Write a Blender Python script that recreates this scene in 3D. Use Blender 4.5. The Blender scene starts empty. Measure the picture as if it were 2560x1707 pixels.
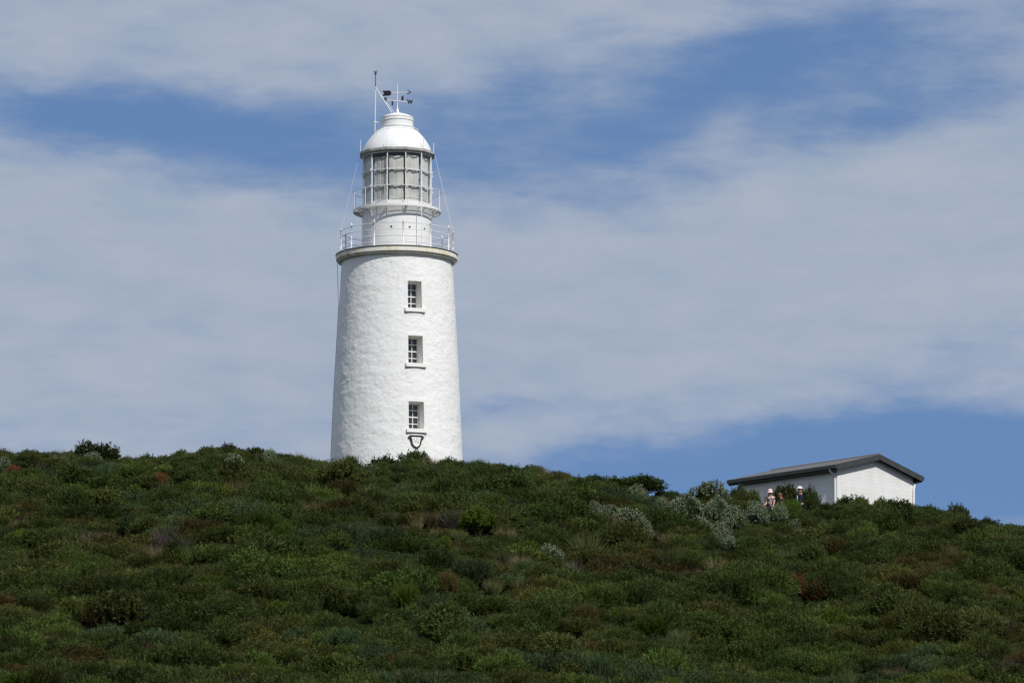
import bpy, math, random
import numpy as np
from mathutils import Vector, noise as mnoise
R = math.radians
PI = math.pi
random.seed(7)
sc = bpy.context.scene
COL = sc.collection

# ------------------------------------------------------------------ camera
F = 15000.0                       # focal length in units of the 2560 px wide photograph
PITCH = R(9.49)
CAM = Vector((0, -262, -37.75))
FW = Vector((0, math.cos(PITCH), math.sin(PITCH)))
UP = Vector((0, -math.sin(PITCH), math.cos(PITCH)))
cd = bpy.data.cameras.new('camera')
cam = bpy.data.objects.new('camera', cd); COL.objects.link(cam)
cd.sensor_width = 36; cd.lens = 36 * F / 2560
cd.clip_start = 1; cd.clip_end = 12000
cam.location = CAM; cam.rotation_euler = (PI / 2 + PITCH, 0, 0)
sc.camera = cam

def at(px, py, Y):
    d = FW + Vector((1, 0, 0)) * ((px - 1280) / F) + UP * ((853.5 - py) / F)
    return CAM + d * ((Y - CAM.y) / d.y)
M = (at(1000, 640, 0) - at(999, 640, 0)).x          # metres in a photograph pixel at the tower

# ------------------------------------------------------------------ helpers
def link(o, parent=None):
    COL.objects.link(o)
    if parent is not None: o.parent = parent
    return o
def tag(o, label=None, cat=None, group=None, kind=None):
    if label: o['label'] = label
    if cat: o['category'] = cat
    if group: o['group'] = group
    if kind: o['kind'] = kind
    return o
def empty(name, loc, rz=0):
    o = bpy.data.objects.new(name, None); COL.objects.link(o)
    o.empty_display_size = .3
    o.location = loc; o.rotation_euler = (0, 0, rz)
    return o

class MB:
    def __init__(s): s.v = []; s.f = []; s.sm = []
    def add(s, vs, fs, smooth=False):
        b = len(s.v); s.v += [tuple(v) for v in vs]
        s.f += [tuple(b + i for i in f) for f in fs]; s.sm += [smooth] * len(fs)
    def box(s, c, d, rz=0, ax=None):
        c = Vector(c)
        if ax is None:
            X = Vector((math.cos(rz), math.sin(rz), 0)); Y = Vector((-math.sin(rz), math.cos(rz), 0)); Z = Vector((0, 0, 1))
        else: X, Y, Z = ax
        vs = [c + X * (d[0] / 2 * i) + Y * (d[1] / 2 * j) + Z * (d[2] / 2 * k) for k in (-1, 1) for j in (-1, 1) for i in (-1, 1)]
        s.add(vs, [(0, 2, 3, 1), (4, 5, 7, 6), (0, 1, 5, 4), (2, 6, 7, 3), (0, 4, 6, 2), (1, 3, 7, 5)])
    def bar(s, a, b, w, h, upv=(0, 0, 1)):
        a = Vector(a); b = Vector(b); X = (b - a); L = X.length; X.normalize()
        Y = Vector(upv).cross(X)
        if Y.length < 1e-4: Y = Vector((1, 0, 0)).cross(X)
        Y.normalize(); Z = X.cross(Y)
        s.box((a + b) / 2, (L, w, h), ax=(X, Y, Z))
    def tube(s, pts, r, n=8, closed=False, cap=True):
        pts = [Vector(p) for p in pts]; N = len(pts)
        rr = r if isinstance(r, (list, tuple)) else [r] * N
        vs = []; prev = None
        for i, p in enumerate(pts):
            if closed: t = pts[(i + 1) % N] - pts[i - 1]
            else: t = pts[min(i + 1, N - 1)] - pts[max(i - 1, 0)]
            t.normalize()
            if prev is None:
                u = t.cross(Vector((0, 0, 1)))
                if u.length < 1e-3: u = t.cross(Vector((0, 1, 0)))
            else: u = prev - t * prev.dot(t)
            u.normalize(); prev = u; w = t.cross(u)
            vs += [p + (u * math.cos(2 * PI * k / n) + w * math.sin(2 * PI * k / n)) * rr[i] for k in range(n)]
        fs = []
        for i in range(N if closed else N - 1):
            a = i * n; b = ((i + 1) % N) * n
            fs += [(a + k, a + (k + 1) % n, b + (k + 1) % n, b + k) for k in range(n)]
        s.add(vs, fs, True)
        if cap and not closed:
            s.add(vs[:n], [tuple(range(n))[::-1]]); s.add(vs[-n:], [tuple(range(n))])
    def lathe(s, prof, n=96, smooth=False, phase=0):
        # smooth: one continuous profile; otherwise every profile segment keeps a crisp edge
        segs = [prof] if smooth else [prof[i:i + 2] for i in range(len(prof) - 1)]
        for sg in segs:
            vs = [(r * math.sin(phase + 2 * PI * k / n), -r * math.cos(phase + 2 * PI * k / n), z) for (r, z) in sg for k in range(n)]
            fs = [(i * n + k, i * n + (k + 1) % n, (i + 1) * n + (k + 1) % n, (i + 1) * n + k) for i in range(len(sg) - 1) for k in range(n)]
            s.add(vs, fs, n > 20)
    def ring(s, r, z, rad, n=72, k=8):
        s.tube([pol(r, 2 * PI * i / n, z) for i in range(n)], rad, k, closed=True)
    def build(s, name, m, parent=None, loc=None):
        me = bpy.data.meshes.new(name); me.from_pydata(s.v, [], s.f)
        me.polygons.foreach_set('use_smooth', s.sm); me.update()
        if m: me.materials.append(m)
        o = bpy.data.objects.new(name, me)
        if loc: o.location = loc
        return link(o, parent)
def pol(r, a, z):                 # azimuth a: 0 faces the camera side (-Y), positive turns to +X
    return Vector((r * math.sin(a), -r * math.cos(a), z))

# ------------------------------------------------------------------ materials
def mat(name, col, rough=.6, spec=.3, build=None, metal=0):
    m = bpy.data.materials.new(name); m.use_nodes = True
    nt = m.node_tree; b = nt.nodes['Principled BSDF']
    b.inputs['Base Color'].default_value = (*col, 1)
    b.inputs['Roughness'].default_value = rough
    b.inputs['Specular IOR Level'].default_value = spec
    b.inputs['Metallic'].default_value = metal
    if build: build(nt, b)
    return m
def N(nt, t, **kw):
    n = nt.nodes.new(t)
    for k, v in kw.items():
        if k.startswith('i_'):
            key = k[2:]; n.inputs[int(key) if key.isdigit() else key.replace('_', ' ')].default_value = v
        else: setattr(n, k, v)
    return n
def noise_tex(nt, vec, scale, detail=4, rough=.55, dist=0):
    n = N(nt, 'ShaderNodeTexNoise'); n.inputs['Scale'].default_value = scale
    n.inputs['Detail'].default_value = detail; n.inputs['Roughness'].default_value = rough; n.inputs['Distortion'].default_value = dist
    if vec is not None: nt.links.new(vec, n.inputs['Vector'])
    return n.outputs['Fac']
def ramp(nt, fac, stops):
    r = N(nt, 'ShaderNodeValToRGB'); e = r.color_ramp.elements
    while len(e) < len(stops): e.new(.5)
    for el, (p, c) in zip(e, stops): el.position = p; el.color = (*c, 1)
    nt.links.new(fac, r.inputs[0]); return r.outputs[0]
def mixc(nt, fac, a, b, mode='MIX'):
    m = N(nt, 'ShaderNodeMix', data_type='RGBA', blend_type=mode)
    for s, v in ((m.inputs[0], fac), (m.inputs[6], a), (m.inputs[7], b)):
        if hasattr(v, 'node'): nt.links.new(v, s)
        elif isinstance(v, (int, float)): s.default_value = v
        else: s.default_value = (*v, 1)
    return m.outputs[2]
def objco(nt): return N(nt, 'ShaderNodeTexCoord').outputs['Object']
def bump(nt, b, h, strength, dist):
    n = N(nt, 'ShaderNodeBump'); n.inputs['Strength'].default_value = strength; n.inputs['Distance'].default_value = dist
    nt.links.new(h, n.inputs['Height']); nt.links.new(n.outputs[0], b.inputs['Normal'])

def b_wall(nt, b):
    co = objco(nt)
    n1 = noise_tex(nt, co, 7.5, 5, .6, .6); n2 = noise_tex(nt, co, 1.1, 4)
    mp = N(nt, 'ShaderNodeMapping'); mp.inputs['Scale'].default_value = (3, 3, .22); nt.links.new(co, mp.inputs[0])
    st = noise_tex(nt, mp.outputs[0], 1.6, 5, .6)
    c = ramp(nt, n2, [(.3, (.80, .80, .78)), (.6, (.84, .84, .83))])
    s = ramp(nt, st, [(.60, (1, 1, 1)), (.78, (.90, .885, .82))])
    n4 = noise_tex(nt, co, 3.4, 6, .7); pit = ramp(nt, n4, [(.64, (1, 1, 1)), (.70, (.86, .855, .83))])
    nt.links.new(mixc(nt, 1, mixc(nt, 1, c, s, 'MULTIPLY'), pit, 'MULTIPLY'), b.inputs['Base Color'])
    n3 = noise_tex(nt, co, 7.5, 6, .62, .8)
    cr_ = ramp(nt, n3, [(.50, (0, 0, 0)), (.66, (1, 1, 1))])
    ad_ = N(nt, 'ShaderNodeMath', operation='MULTIPLY_ADD'); ad_.inputs[1].default_value = .55; nt.links.new(cr_, ad_.inputs[0]); nt.links.new(n1, ad_.inputs[2])
    bump(nt, b, ad_.outputs[0], .34, .04)
def b_paint(nt, b):
    co = objco(nt); n = noise_tex(nt, co, 2.2, 5)
    nt.links.new(ramp(nt, n, [(.3, (.76, .76, .75)), (.6, (.82, .82, .81))]), b.inputs['Base Color'])
def b_cornice(nt, b):
    co = objco(nt)
    mp = N(nt, 'ShaderNodeMapping'); mp.inputs['Scale'].default_value = (1, 1, .35); nt.links.new(co, mp.inputs[0])
    n = noise_tex(nt, mp.outputs[0], 1.5, 6, .62, .3); n2 = noise_tex(nt, co, .9, 3)
    c = ramp(nt, n2, [(.3, (.75, .735, .66)), (.65, (.80, .785, .73))])
    s = ramp(nt, n, [(.50, (1, 1, 1)), (.60, (.88, .76, .52)), (.70, (.60, .40, .20))])
    nt.links.new(mixc(nt, .8, c, s, 'MULTIPLY'), b.inputs['Base Color'])
    bump(nt, b, noise_tex(nt, co, 9, 4), .15, .02)
def b_brick(nt, b):
    sp = N(nt, 'ShaderNodeSeparateXYZ'); nt.links.new(objco(nt), sp.inputs[0])
    ad = N(nt, 'ShaderNodeMath', operation='ADD'); nt.links.new(sp.outputs[0], ad.inputs[0]); nt.links.new(sp.outputs[1], ad.inputs[1])
    cb = N(nt, 'ShaderNodeCombineXYZ'); nt.links.new(ad.outputs[0], cb.inputs[0]); nt.links.new(sp.outputs[2], cb.inputs[1])
    br = N(nt, 'ShaderNodeTexBrick'); nt.links.new(cb.outputs[0], br.inputs[0])
    br.inputs['Scale'].default_value = 1; br.inputs['Brick Width'].default_value = .52; br.inputs['Row Height'].default_value = .16
    br.inputs['Mortar Size'].default_value = .014; br.inputs['Mortar Smooth'].default_value = .5; br.inputs['Bias'].default_value = 0
    br.inputs['Color1'].default_value = (.80, .80, .79, 1); br.inputs['Color2'].default_value = (.77, .77, .76, 1); br.inputs['Mortar'].default_value = (.735, .735, .725, 1)
    n = noise_tex(nt, objco(nt), 1.7, 5)
    nt.links.new(mixc(nt, 1, br.outputs[0], ramp(nt, n, [(.35, (.93, .93, .91)), (.6, (1, 1, 1))]), 'MULTIPLY'), b.inputs['Base Color'])
    iv = N(nt, 'ShaderNodeMath', operation='SUBTRACT'); iv.inputs[0].default_value = 1; nt.links.new(br.outputs['Fac'], iv.inputs[1])
    bump(nt, b, iv.outputs[0], .35, .008)
def b_roof(nt, b):
    co = objco(nt); n = noise_tex(nt, co, 1.3, 5)
    nt.links.new(ramp(nt, n, [(.3, (.135, .135, .14)), (.7, (.175, .173, .176))]), b.inputs['Base Color'])
def b_trim(nt, b):
    n = noise_tex(nt, objco(nt), 3, 4)
    nt.links.new(ramp(nt, n, [(.3, (.040, .043, .042)), (.7, (.058, .060, .057))]), b.inputs['Base Color'])

MW = mat('rough_limewash', (.82, .82, .81), .75, .15, b_wall)
MP = mat('white_gloss_paint', (.8, .8, .79), .4, .35, b_paint)
MREV = mat('smooth_limewash', (.86, .85, .81), .7, .15)
MCOR = mat('stained_cream_stone', (.66, .63, .55), .7, .15, b_cornice)
MDECK = mat('weathered_lead', (.12, .12, .115), .7, .2)
MRAIL = mat('white_rail_paint', (.80, .80, .80), .45, .3)
MRIM = mat('pale_grey_paint', (.42, .42, .40), .55, .3, lambda nt, b: nt.links.new(ramp(nt, noise_tex(nt, objco(nt), 3, 4), [(.35, (.30, .30, .28)), (.65, (.46, .46, .44))]), b.inputs['Base Color']))
MBLK = mat('black_paint', (.012, .012, .013), .5, .3)
MVANE = mat('dark_blue_black_iron', (.018, .018, .028), .5, .3)
MWIRE = mat('steel_wire', (.25, .26, .27), .5, .3, metal=.3)
MGREY = mat('grey_lettering', (.42, .42, .41), .7, .1)
MCURT = mat('cream_curtain', (.62, .62, .57), .9, .05, lambda nt, b: nt.links.new(ramp(nt, noise_tex(nt, objco(nt), 1.4, 3), [(.35, (.50, .50, .48)), (.65, (.69, .69, .67))]), b.inputs['Base Color']))
MCORD = mat('grey_curtain_hem', (.20, .20, .185), .9, .05)
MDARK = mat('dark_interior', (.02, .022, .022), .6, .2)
MBRICK = mat('white_painted_brick', (.8, .8, .79), .65, .2, b_brick)
MROOF = mat('grey_metal_roof', (.15, .15, .155), .5, .3, b_roof)
MTRIM = mat('charcoal_trim', (.05, .05, .05), .5, .3, b_trim)
def glass(name, tint, fac):
    m = bpy.data.materials.new(name); m.use_nodes = True; nt = m.node_tree
    nt.nodes.remove(nt.nodes['Principled BSDF']); out = nt.nodes['Material Output']
    t = N(nt, 'ShaderNodeBsdfTransparent'); t.inputs[0].default_value = (*tint, 1)
    g = N(nt, 'ShaderNodeBsdfGlossy'); g.inputs['Roughness'].default_value = .02
    mx = N(nt, 'ShaderNodeMixShader'); lw = N(nt, 'ShaderNodeLayerWeight'); lw.inputs[0].default_value = .5
    pw = N(nt, 'ShaderNodeMath', operation='POWER'); pw.inputs[1].default_value = 3.5; nt.links.new(lw.outputs['Facing'], pw.inputs[0])
    fr = N(nt, 'ShaderNodeMath', operation='MULTIPLY_ADD'); fr.inputs[1].default_value = .8; fr.inputs[2].default_value = fac; nt.links.new(pw.outputs[0], fr.inputs[0])
    nt.links.new(fr.outputs[0], mx.inputs[0]); nt.links.new(t.outputs[0], mx.inputs[1]); nt.links.new(g.outputs[0], mx.inputs[2])
    nt.links.new(mx.outputs[0], out.inputs[0]); return m
MGLASS = glass('lantern_glass', (.93, .93, .92), .05)
MPANE = mat('window_glass', (.035, .037, .042), .08, .6)

# ------------------------------------------------------------------ light and sky
SAZ, SEL = R(33), R(43)
sun_dir = Vector((math.sin(SAZ) * math.cos(SEL), -math.cos(SAZ) * math.cos(SEL), math.sin(SEL)))
sl = bpy.data.lights.new('sun', 'SUN'); sl.energy = 3.5; sl.angle = R(.53); sl.color = (1, .965, .91)
so = bpy.data.objects.new('sun', sl); COL.objects.link(so)
so.rotation_euler = sun_dir.to_track_quat('Z', 'Y').to_euler(); so.location = (60, -90, 120)

w = bpy.data.worlds.new('World'); sc.world = w; w.use_nodes = True
nt = w.node_tree; bg = nt.nodes['Background']; bg.inputs[1].default_value = .1
def m2(op, a, b=None, c=None, clamp=False):
    n = N(nt, 'ShaderNodeMath', operation=op); n.use_clamp = clamp
    for i, v in enumerate((a, b, c)):
        if v is None: continue
        if isinstance(v, (int, float)): n.inputs[i].default_value = v
        else: nt.links.new(v, n.inputs[i])
    return n.outputs[0]
gen = N(nt, 'ShaderNodeTexCoord').outputs['Generated']
sep = N(nt, 'ShaderNodeSeparateXYZ'); nt.links.new(gen, sep.inputs[0])
az = m2('ARCTAN2', sep.outputs[0], sep.outputs[1]); el = m2('ARCSINE', sep.outputs[2])
U = m2('MULTIPLY_ADD', az, F / 1000, 1.28)                     # bearing and height in the sky, a degree is about 0.26
V = m2('MULTIPLY_ADD', m2('SUBTRACT', PITCH, el), F / 1000, .8535)
cmb = N(nt, 'ShaderNodeCombineXYZ'); nt.links.new(U, cmb.inputs[0]); nt.links.new(V, cmb.inputs[1])
nwarp = N(nt, 'ShaderNodeTexNoise'); nwarp.inputs['Scale'].default_value = 2.6; nwarp.inputs['Detail'].default_value = 5; nwarp.inputs['Roughness'].default_value = .55
mpw = N(nt, 'ShaderNodeMapping'); mpw.inputs['Scale'].default_value = (.7, 1.6, 1); nt.links.new(cmb.outputs[0], mpw.inputs[0]); nt.links.new(mpw.outputs[0], nwarp.inputs[0])
spw = N(nt, 'ShaderNodeSeparateXYZ'); nt.links.new(nwarp.outputs['Color'], spw.inputs[0])
U1 = m2('ADD', U, m2('MULTIPLY', m2('SUBTRACT', spw.outputs[0], .5), .34))
V1 = m2('ADD', V, m2('MULTIPLY', m2('SUBTRACT', spw.outputs[1], .5), .20))
GAPS = [  # u, v, ru, rv, tilt (deg, up to the right), depth of the gap (negative: thicker cloud)
    (.16, .285, .32, .065, 0, .98), (.46, .320, .30, .07, -3, .80), (.85, .385, .28, .10, 0, .48), (.55, .405, .40, .04, -3, .26), (1.20, .360, .22, .13, 10, .42),
    (.62, .470, .22, .03, 0, .26), (1.92, .165, .21, .085, 18, .54), (2.12, .075, .24, .07, 12, .34), (1.72, .225, .20, .075, 14, .36),
    (2.21, .295, .14, .045, 6, .50), (1.53, .375, .15, .05, 0, .38), (1.53, .490, .11, .035, 0, .34), (1.78, .410, .13, .045, 0, .28), (1.33, .215, .12, .055, 15, .28),
    (1.55, .060, .25, .05, 14, .20), (2.45, .12, .2, .10, 0, .20),
    (1.74, 1.185, .36, .065, 0, .90), (2.34, 1.14, .36, .10, 2, .85), (2.10, 1.062, .17, .032, 6, .42), (1.29, 1.043, .22, .024, 3, .36),
    (2.50, 1.23, .28, .11, 0, .80), (1.50, .33, .45, .16, 10, .32), (2.38, .13, .30, .14, 8, .44), (2.32, .26, .25, .08, 6, .28),
    (2.47, .885, .19, .05, 8, .30), (2.25, .965, .16, .02, 6, .14), (.55, 1.10, .8, .10, 0, .22), (1.42, 1.17, .12, .035, 0, .40),
    (1.38, .075, .26, .06, 8, -.15), (1.35, 1.12, .16, .03, -3, -.28), (1.95, .60, .6, .12, 2, -.14), (.9, .62, .6, .1, 0, -.12),
]
dens = None
for (u, v, ru, rv, t, a) in GAPS:
    if v > 1.1 and a > .5: a *= 1.3
    c, s = math.cos(R(t)), math.sin(R(t))
    du = m2('SUBTRACT', U1, u); dv = m2('SUBTRACT', V1, v)
    p = m2('ADD', m2('MULTIPLY', du, c / ru), m2('MULTIPLY', dv, -s / ru))
    q = m2('ADD', m2('MULTIPLY', du, s / rv), m2('MULTIPLY', dv, c / rv))
    g = m2('EXPONENT', m2('MULTIPLY', m2('ADD', m2('MULTIPLY', p, p), m2('MULTIPLY', q, q)), -.5))
    g = m2('MULTIPLY', g, -a)
    dens = g if dens is None else m2('ADD', dens, g)
def sky_noise(scl, rot, scale, detail, rough):
    mp = N(nt, 'ShaderNodeMapping'); mp.inputs['Scale'].default_value = scl; mp.inputs['Rotation'].default_value = (0, 0, R(rot))
    nt.links.new(cmb.outputs[0], mp.inputs[0]); return noise_tex(nt, mp.outputs[0], scale, detail, rough, .3)
st = sky_noise((.55, 2.6, 1), 12, 1.6, 6, .52)
st2 = sky_noise((1.2, 3.4, 1), 14, 3.1, 6, .55)
dens = m2('ADD', dens, m2('MULTIPLY', m2('SUBTRACT', st, .5), .62))
dens = m2('ADD', dens, m2('MULTIPLY', m2('SUBTRACT', st2, .5), .62))
st3 = sky_noise((1.6, 7.5, 1), 13, 2.4, 8, .62)
dens = m2('ADD', dens, m2('MULTIPLY', m2('SUBTRACT', st3, .5), .80))
st4 = sky_noise((1.5, 2.6, 1), 22, 3.4, 5, .55)
dens = m2('ADD', dens, m2('MULTIPLY', m2('SUBTRACT', st4, .5), .62))
dens = m2('ADD', dens, .90)
mr = N(nt, 'ShaderNodeMapRange', interpolation_type='SMOOTHERSTEP'); nt.links.new(dens, mr.inputs[0])
mr.inputs[1].default_value = -.58; mr.inputs[2].default_value = 1.12
sky = N(nt, 'ShaderNodeTexSky'); sky.sky_type = 'NISHITA'; sky.sun_disc = False
sky.sun_elevation = SEL; sky.sun_rotation = PI - SAZ
sky.altitude = 50; sky.air_density = 1; sky.dust_density = .3; sky.ozone_density = 2
lift = N(nt, 'ShaderNodeVectorMath', operation='ADD'); lift.inputs[1].default_value = (0, 0, .38); nt.links.new(gen, lift.inputs[0])
nrm = N(nt, 'ShaderNodeVectorMath', operation='NORMALIZE'); nt.links.new(lift.outputs[0], nrm.inputs[0]); nt.links.new(nrm.outputs[0], sky.inputs[0])
blue = mixc(nt, 1, sky.outputs[0], (1.22, 1.36, 1.47), 'MULTIPLY')
cl = mixc(nt, m2('MULTIPLY_ADD', m2('SUBTRACT', st2, .5), 1.6, .5, True), (3.35, 4.12, 5.25), (4.15, 4.62, 5.65))
nt.links.new(mixc(nt, mr.outputs[0], blue, cl), bg.inputs[0])

sc.view_settings.view_transform = 'Standard'; sc.view_settings.look = 'None'
sc.view_settings.exposure = 0; sc.view_settings.gamma = 1
sc.cycles.use_denoising = True; sc.cycles.denoiser = 'OPENIMAGEDENOISE'; sc.cycles.denoising_input_passes = 'RGB_ALBEDO_NORMAL'; sc.cycles.denoising_prefilter = 'ACCURATE'
sc.cycles.max_bounces = 8; sc.cycles.transparent_max_bounces = 12; sc.cycles.diffuse_bounces = 5

# ------------------------------------------------------------------ terrain
SKY = [(-400, 1135), (-200, 1125), (0, 1130), (150, 1134), (245, 1138), (330, 1140), (420, 1140), (500, 1120), (620, 1120), (720, 1130), (800, 1150),
       (860, 1156), (950, 1152), (1050, 1148), (1150, 1152), (1280, 1160), (1350, 1170), (1400, 1184), (1480, 1192), (1560, 1204), (1640, 1228), (1720, 1236), (1820, 1240),
       (1890, 1266), (1940, 1274), (2010, 1274), (2070, 1262), (2110, 1254), (2200, 1254), (2300, 1266), (2400, 1282), (2480, 1304), (2560, 1318), (2760, 1345), (3000, 1380)]
YC = -8.0
RX = np.array([at(p, q, YC).x for p, q in SKY]); RZ = np.array([at(p, q, YC).z for p, q in SKY]) - .68
def smooth(t): t = max(0., min(1., t)); return t * t * (3 - 2 * t)
def ground_z(x, y):
    xx = max(RX[0], min(RX[-1], x))
    zr = float(np.interp(xx, RX, RZ))
    # away from the visible ridge line the crest settles to a broad mean
    mean = -1.6 - .028 * xx
    zr = mean + (zr - mean) * (1 - smooth((abs(x) - 30) / 30)) - .03 * max(0, abs(x) - 30)
    if y >= YC:
        t = y - YC
        z = zr + .158 * t * math.exp(-t / 2.2) * .6 - .035 * min(t, 26) - .12 * max(0, t - 26)
    else:
        t = YC - y
        tt = min(t, 160)
        z = zr - (.158 * tt + .145 * (tt - 7 * (1 - math.exp(-tt / 7))))
        zr2 = zr - mean
        z -= zr2 * .65 * smooth(tt / 60)
        z = max(z, -39.4 + .4 * mnoise.noise((x / 30, y / 30, 3))) if t > 80 else z
        k = smooth(t / 8) * (1 - smooth((t - 95) / 20))
        z += k * (.75 * mnoise.noise((x / 11., y / 9., 1.7)) + .35 * mnoise.noise((x / 4.2, y / 3.6, 9.1)))
    return max(z, -39.6 - .002 * abs(x))
def axis_vals(lo, hi, step, far, k=1.28):
    a = list(np.arange(lo, hi + .01, step)); s = step
    while a[-1] < far: s *= k; a.append(a[-1] + s)
    s = step
    while a[0] > -far: s *= k; a.insert(0, a[0] - s)
    return a
gx = axis_vals(-38, 38, .6, 3000); gy = axis_vals(-90, 14, .6, 3000)
gv = [(x, y, ground_z(x, y)) for y in gy for x in gx]
nx = len(gx)
gf = [(j * nx + i, j * nx + i + 1, (j + 1) * nx + i + 1, (j + 1) * nx + i) for j in range(len(gy) - 1) for i in range(nx - 1)]
gm = MB(); gm.add(gv, gf, True)
def b_ground(nt, b):
    co = objco(nt); n = noise_tex(nt, co, .5, 6); n2 = noise_tex(nt, co, 7, 5)
    c = ramp(nt, n, [(.3, (.016, .020, .008)), (.5, (.024, .024, .011)), (.7, (.036, .028, .018))])
    nt.links.new(mixc(nt, .6, c, ramp(nt, n2, [(.3, (.4, .4, .4)), (.7, (1.2, 1.2, 1.1))]), 'MULTIPLY'), b.inputs['Base Color'])
    bump(nt, b, n2, .6, .1)
tag(gm.build('ground', mat('heath_soil', (.05, .045, .03), .95, .05, b_ground)), 'dark heath soil of the hill falling away below the lighthouse', 'ground', kind='structure')

# ------------------------------------------------------------------ lighthouse
TXZ = at(990.5, 1205, 0)
TX, TZ = TXZ.x, ground_z(TXZ.x, -2) - .1
def h(py): return at(990.5, py, 0).z - TZ
lh = empty('lighthouse', (TX, 0, TZ))
tag(lh, 'white rough-plastered round lighthouse with glazed lantern and domed top on the hill crest', 'lighthouse')
def hf(py, d): return at(990.5, py, -d).z - TZ                    # height of a point on the near face, d in front of the axis
WR = [(h(660), 138.2 * M), (h(680), 139.3 * M), (h(920), 152.8 * M), (h(1150), 163.2 * M), (-.6, 168.5 * M)]
def wall_r(z):
    zs = [a for a, _ in WR][::-1]; rs = [b for _, b in WR][::-1]
    return float(np.interp(z, zs, rs))
WAZ = R(19.2)
WIN = [(hf(771.5, 2.33), hf(703, 2.33)), (hf(908.5, 2.5), hf(839, 2.5)), (hf(1072.5, 2.62), hf(1003.5, 2.62))]     # opening bottom, top
HW = .327
# wall grid whose lines follow the window openings
zs = list(np.arange(-.6, h(657), .055)) + [h(657)]
for z0, z1 in WIN:
    zs = [z for z in zs if abs(z - z0) > .02 and abs(z - z1) > .02] + [z0, z1]
zs = sorted(zs)
ths = []
rw = 2.62
half = math.asin(HW / rw)
t = WAZ - half
ths = list(np.linspace(WAZ - half, WAZ + half, 13)) + list(np.linspace(WAZ + half, WAZ - half + 2 * PI, 312))[1:-1]
NT = len(ths)
def wall_pt(th, z):
    r = wall_r(z); a = (th - WAZ + PI) % (2 * PI) - PI
    # smooth dressed surround round each opening
    k = 1.
    for z0, z1 in WIN:
        ex = max(abs(a) * r - HW, 0); ez = max(z0 - .14 - z, z - z1, 0)
        d = math.hypot(ex, ez)
        k = min(k, smooth((d - .13) / .10))
    p = pol(r, th, z)
    q = Vector((p.x * 2.6, p.y * 2.6, z * 3.4))
    n = mnoise.fractal(q, .9, 2.2, 3) * .6
    q2 = Vector((p.x * 1.5 + 7, p.y * 1.5, z * 2.1))
    cell = mnoise.voronoi(Vector((p.x * 4.2, p.y * 4.2, z * 6.0)) + Vector((n, n, n)) * .5)[0]
    lump = (.45 - min(cell[0], .8)) * .018
    disp = (.022 * n * abs(n) * 2 + lump + .014 * mnoise.noise(q2)) * k + (.012 if k == 0 else 0)
    return pol(r + disp, th, z)
vs = [wall_pt(th, z) for z in zs for th in ths]
zi = {round(z, 6): i for i, z in enumerate(zs)}
fs = []
for i in range(len(zs) - 1):
    zc = (zs[i] + zs[i + 1]) / 2
    for k in range(NT):
        if k < 12 and any(z0 < zc < z1 for z0, z1 in WIN): continue
        fs.append((i * NT + k, i * NT + (k + 1) % NT, (i + 1) * NT + (k + 1) % NT, (i + 1) * NT + k))
mb = MB(); mb.add(vs, fs, True)
mb.build('tower_wall', MW, lh)
# windows: reveal, glazed frame, sill
nv = Vector((math.sin(WAZ), -math.cos(WAZ), 0)); tv = Vector((math.cos(WAZ), math.sin(WAZ), 0)); ZV = Vector((0, 0, 1))
for wi, (z0, z1) in enumerate(WIN):
    rev = MB()
    zm = (z0 + z1) / 2
    dist = wall_r(zm) - .56                                     # plane of the glazing
    hw2 = .275
    def inner(p):
        lx = (p - Vector((0, 0, 0))).dot(tv) / HW * hw2
        f = (p.z - z0) / (z1 - z0)
        return nv * dist + tv * lx + ZV * (z0 + .0 + f * (z1 - z0 - .03))
    i0 = min(range(len(zs)), key=lambda i: abs(zs[i] - z0)); i1 = min(range(len(zs)), key=lambda i: abs(zs[i] - z1))
    loops = [[vs[i * NT] for i in range(i0, i1 + 1)], [vs[i1 * NT + k] for k in range(13)],
             [vs[i * NT + 12] for i in range(i1, i0 - 1, -1)], [vs[i0 * NT + k] for k in range(12, -1, -1)]]
    for lp in loops:
        q = [inner(p) for p in lp]
        rev.add(lp + q, [(i, i + 1, len(lp) + i + 1, len(lp) + i) for i in range(len(lp) - 1)])
    wo = rev.build('window', MREV, lh)
    fr = MB()
    H = z1 - z0 - .03; c0 = nv * dist + ZV * z0
    A = (tv, nv, ZV)
    for sx in (-1, 1): fr.box(c0 + tv * sx * (hw2 - .022) + ZV * H / 2 + nv * .012, (.044, .05, H), ax=A)
    for zz in (.024, H - .024): fr.box(c0 + ZV * zz + nv * .012, (2 * hw2 - .088, .05, .048), ax=A)
    fr.box(c0 + ZV * H / 2 + nv * .008, (.028, .036, H - .096), ax=A)
    for k in (1, 2, 3):
        zz = H * k / 4
        for sx in (-1, 1): fr.box(c0 + ZV * zz + tv * sx * (hw2 / 2 - .0145) + nv * .008, (hw2 - .044 - .015, .034, .03 if k != 2 else .045), ax=A)
    fr.build('frame', MP, wo)
    pn = MB(); pn.box(c0 + ZV * H / 2 - nv * .02, (2 * hw2 + .04, .01, H + .03), ax=A); pn.build('pane', MPANE, wo)
    bl = MB()                                                    # half drawn blind behind the glass
    si = MB()
    rs = wall_r(z0 - .1)
    si.box(nv * (rs - .01) + ZV * (z0 - .085), (.94, .20, .17), ax=A)
    so_ = si.build('sill', MREV, wo)
    bv = so_.modifiers.new('edge', 'BEVEL'); bv.width = .012; bv.segments = 2
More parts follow.
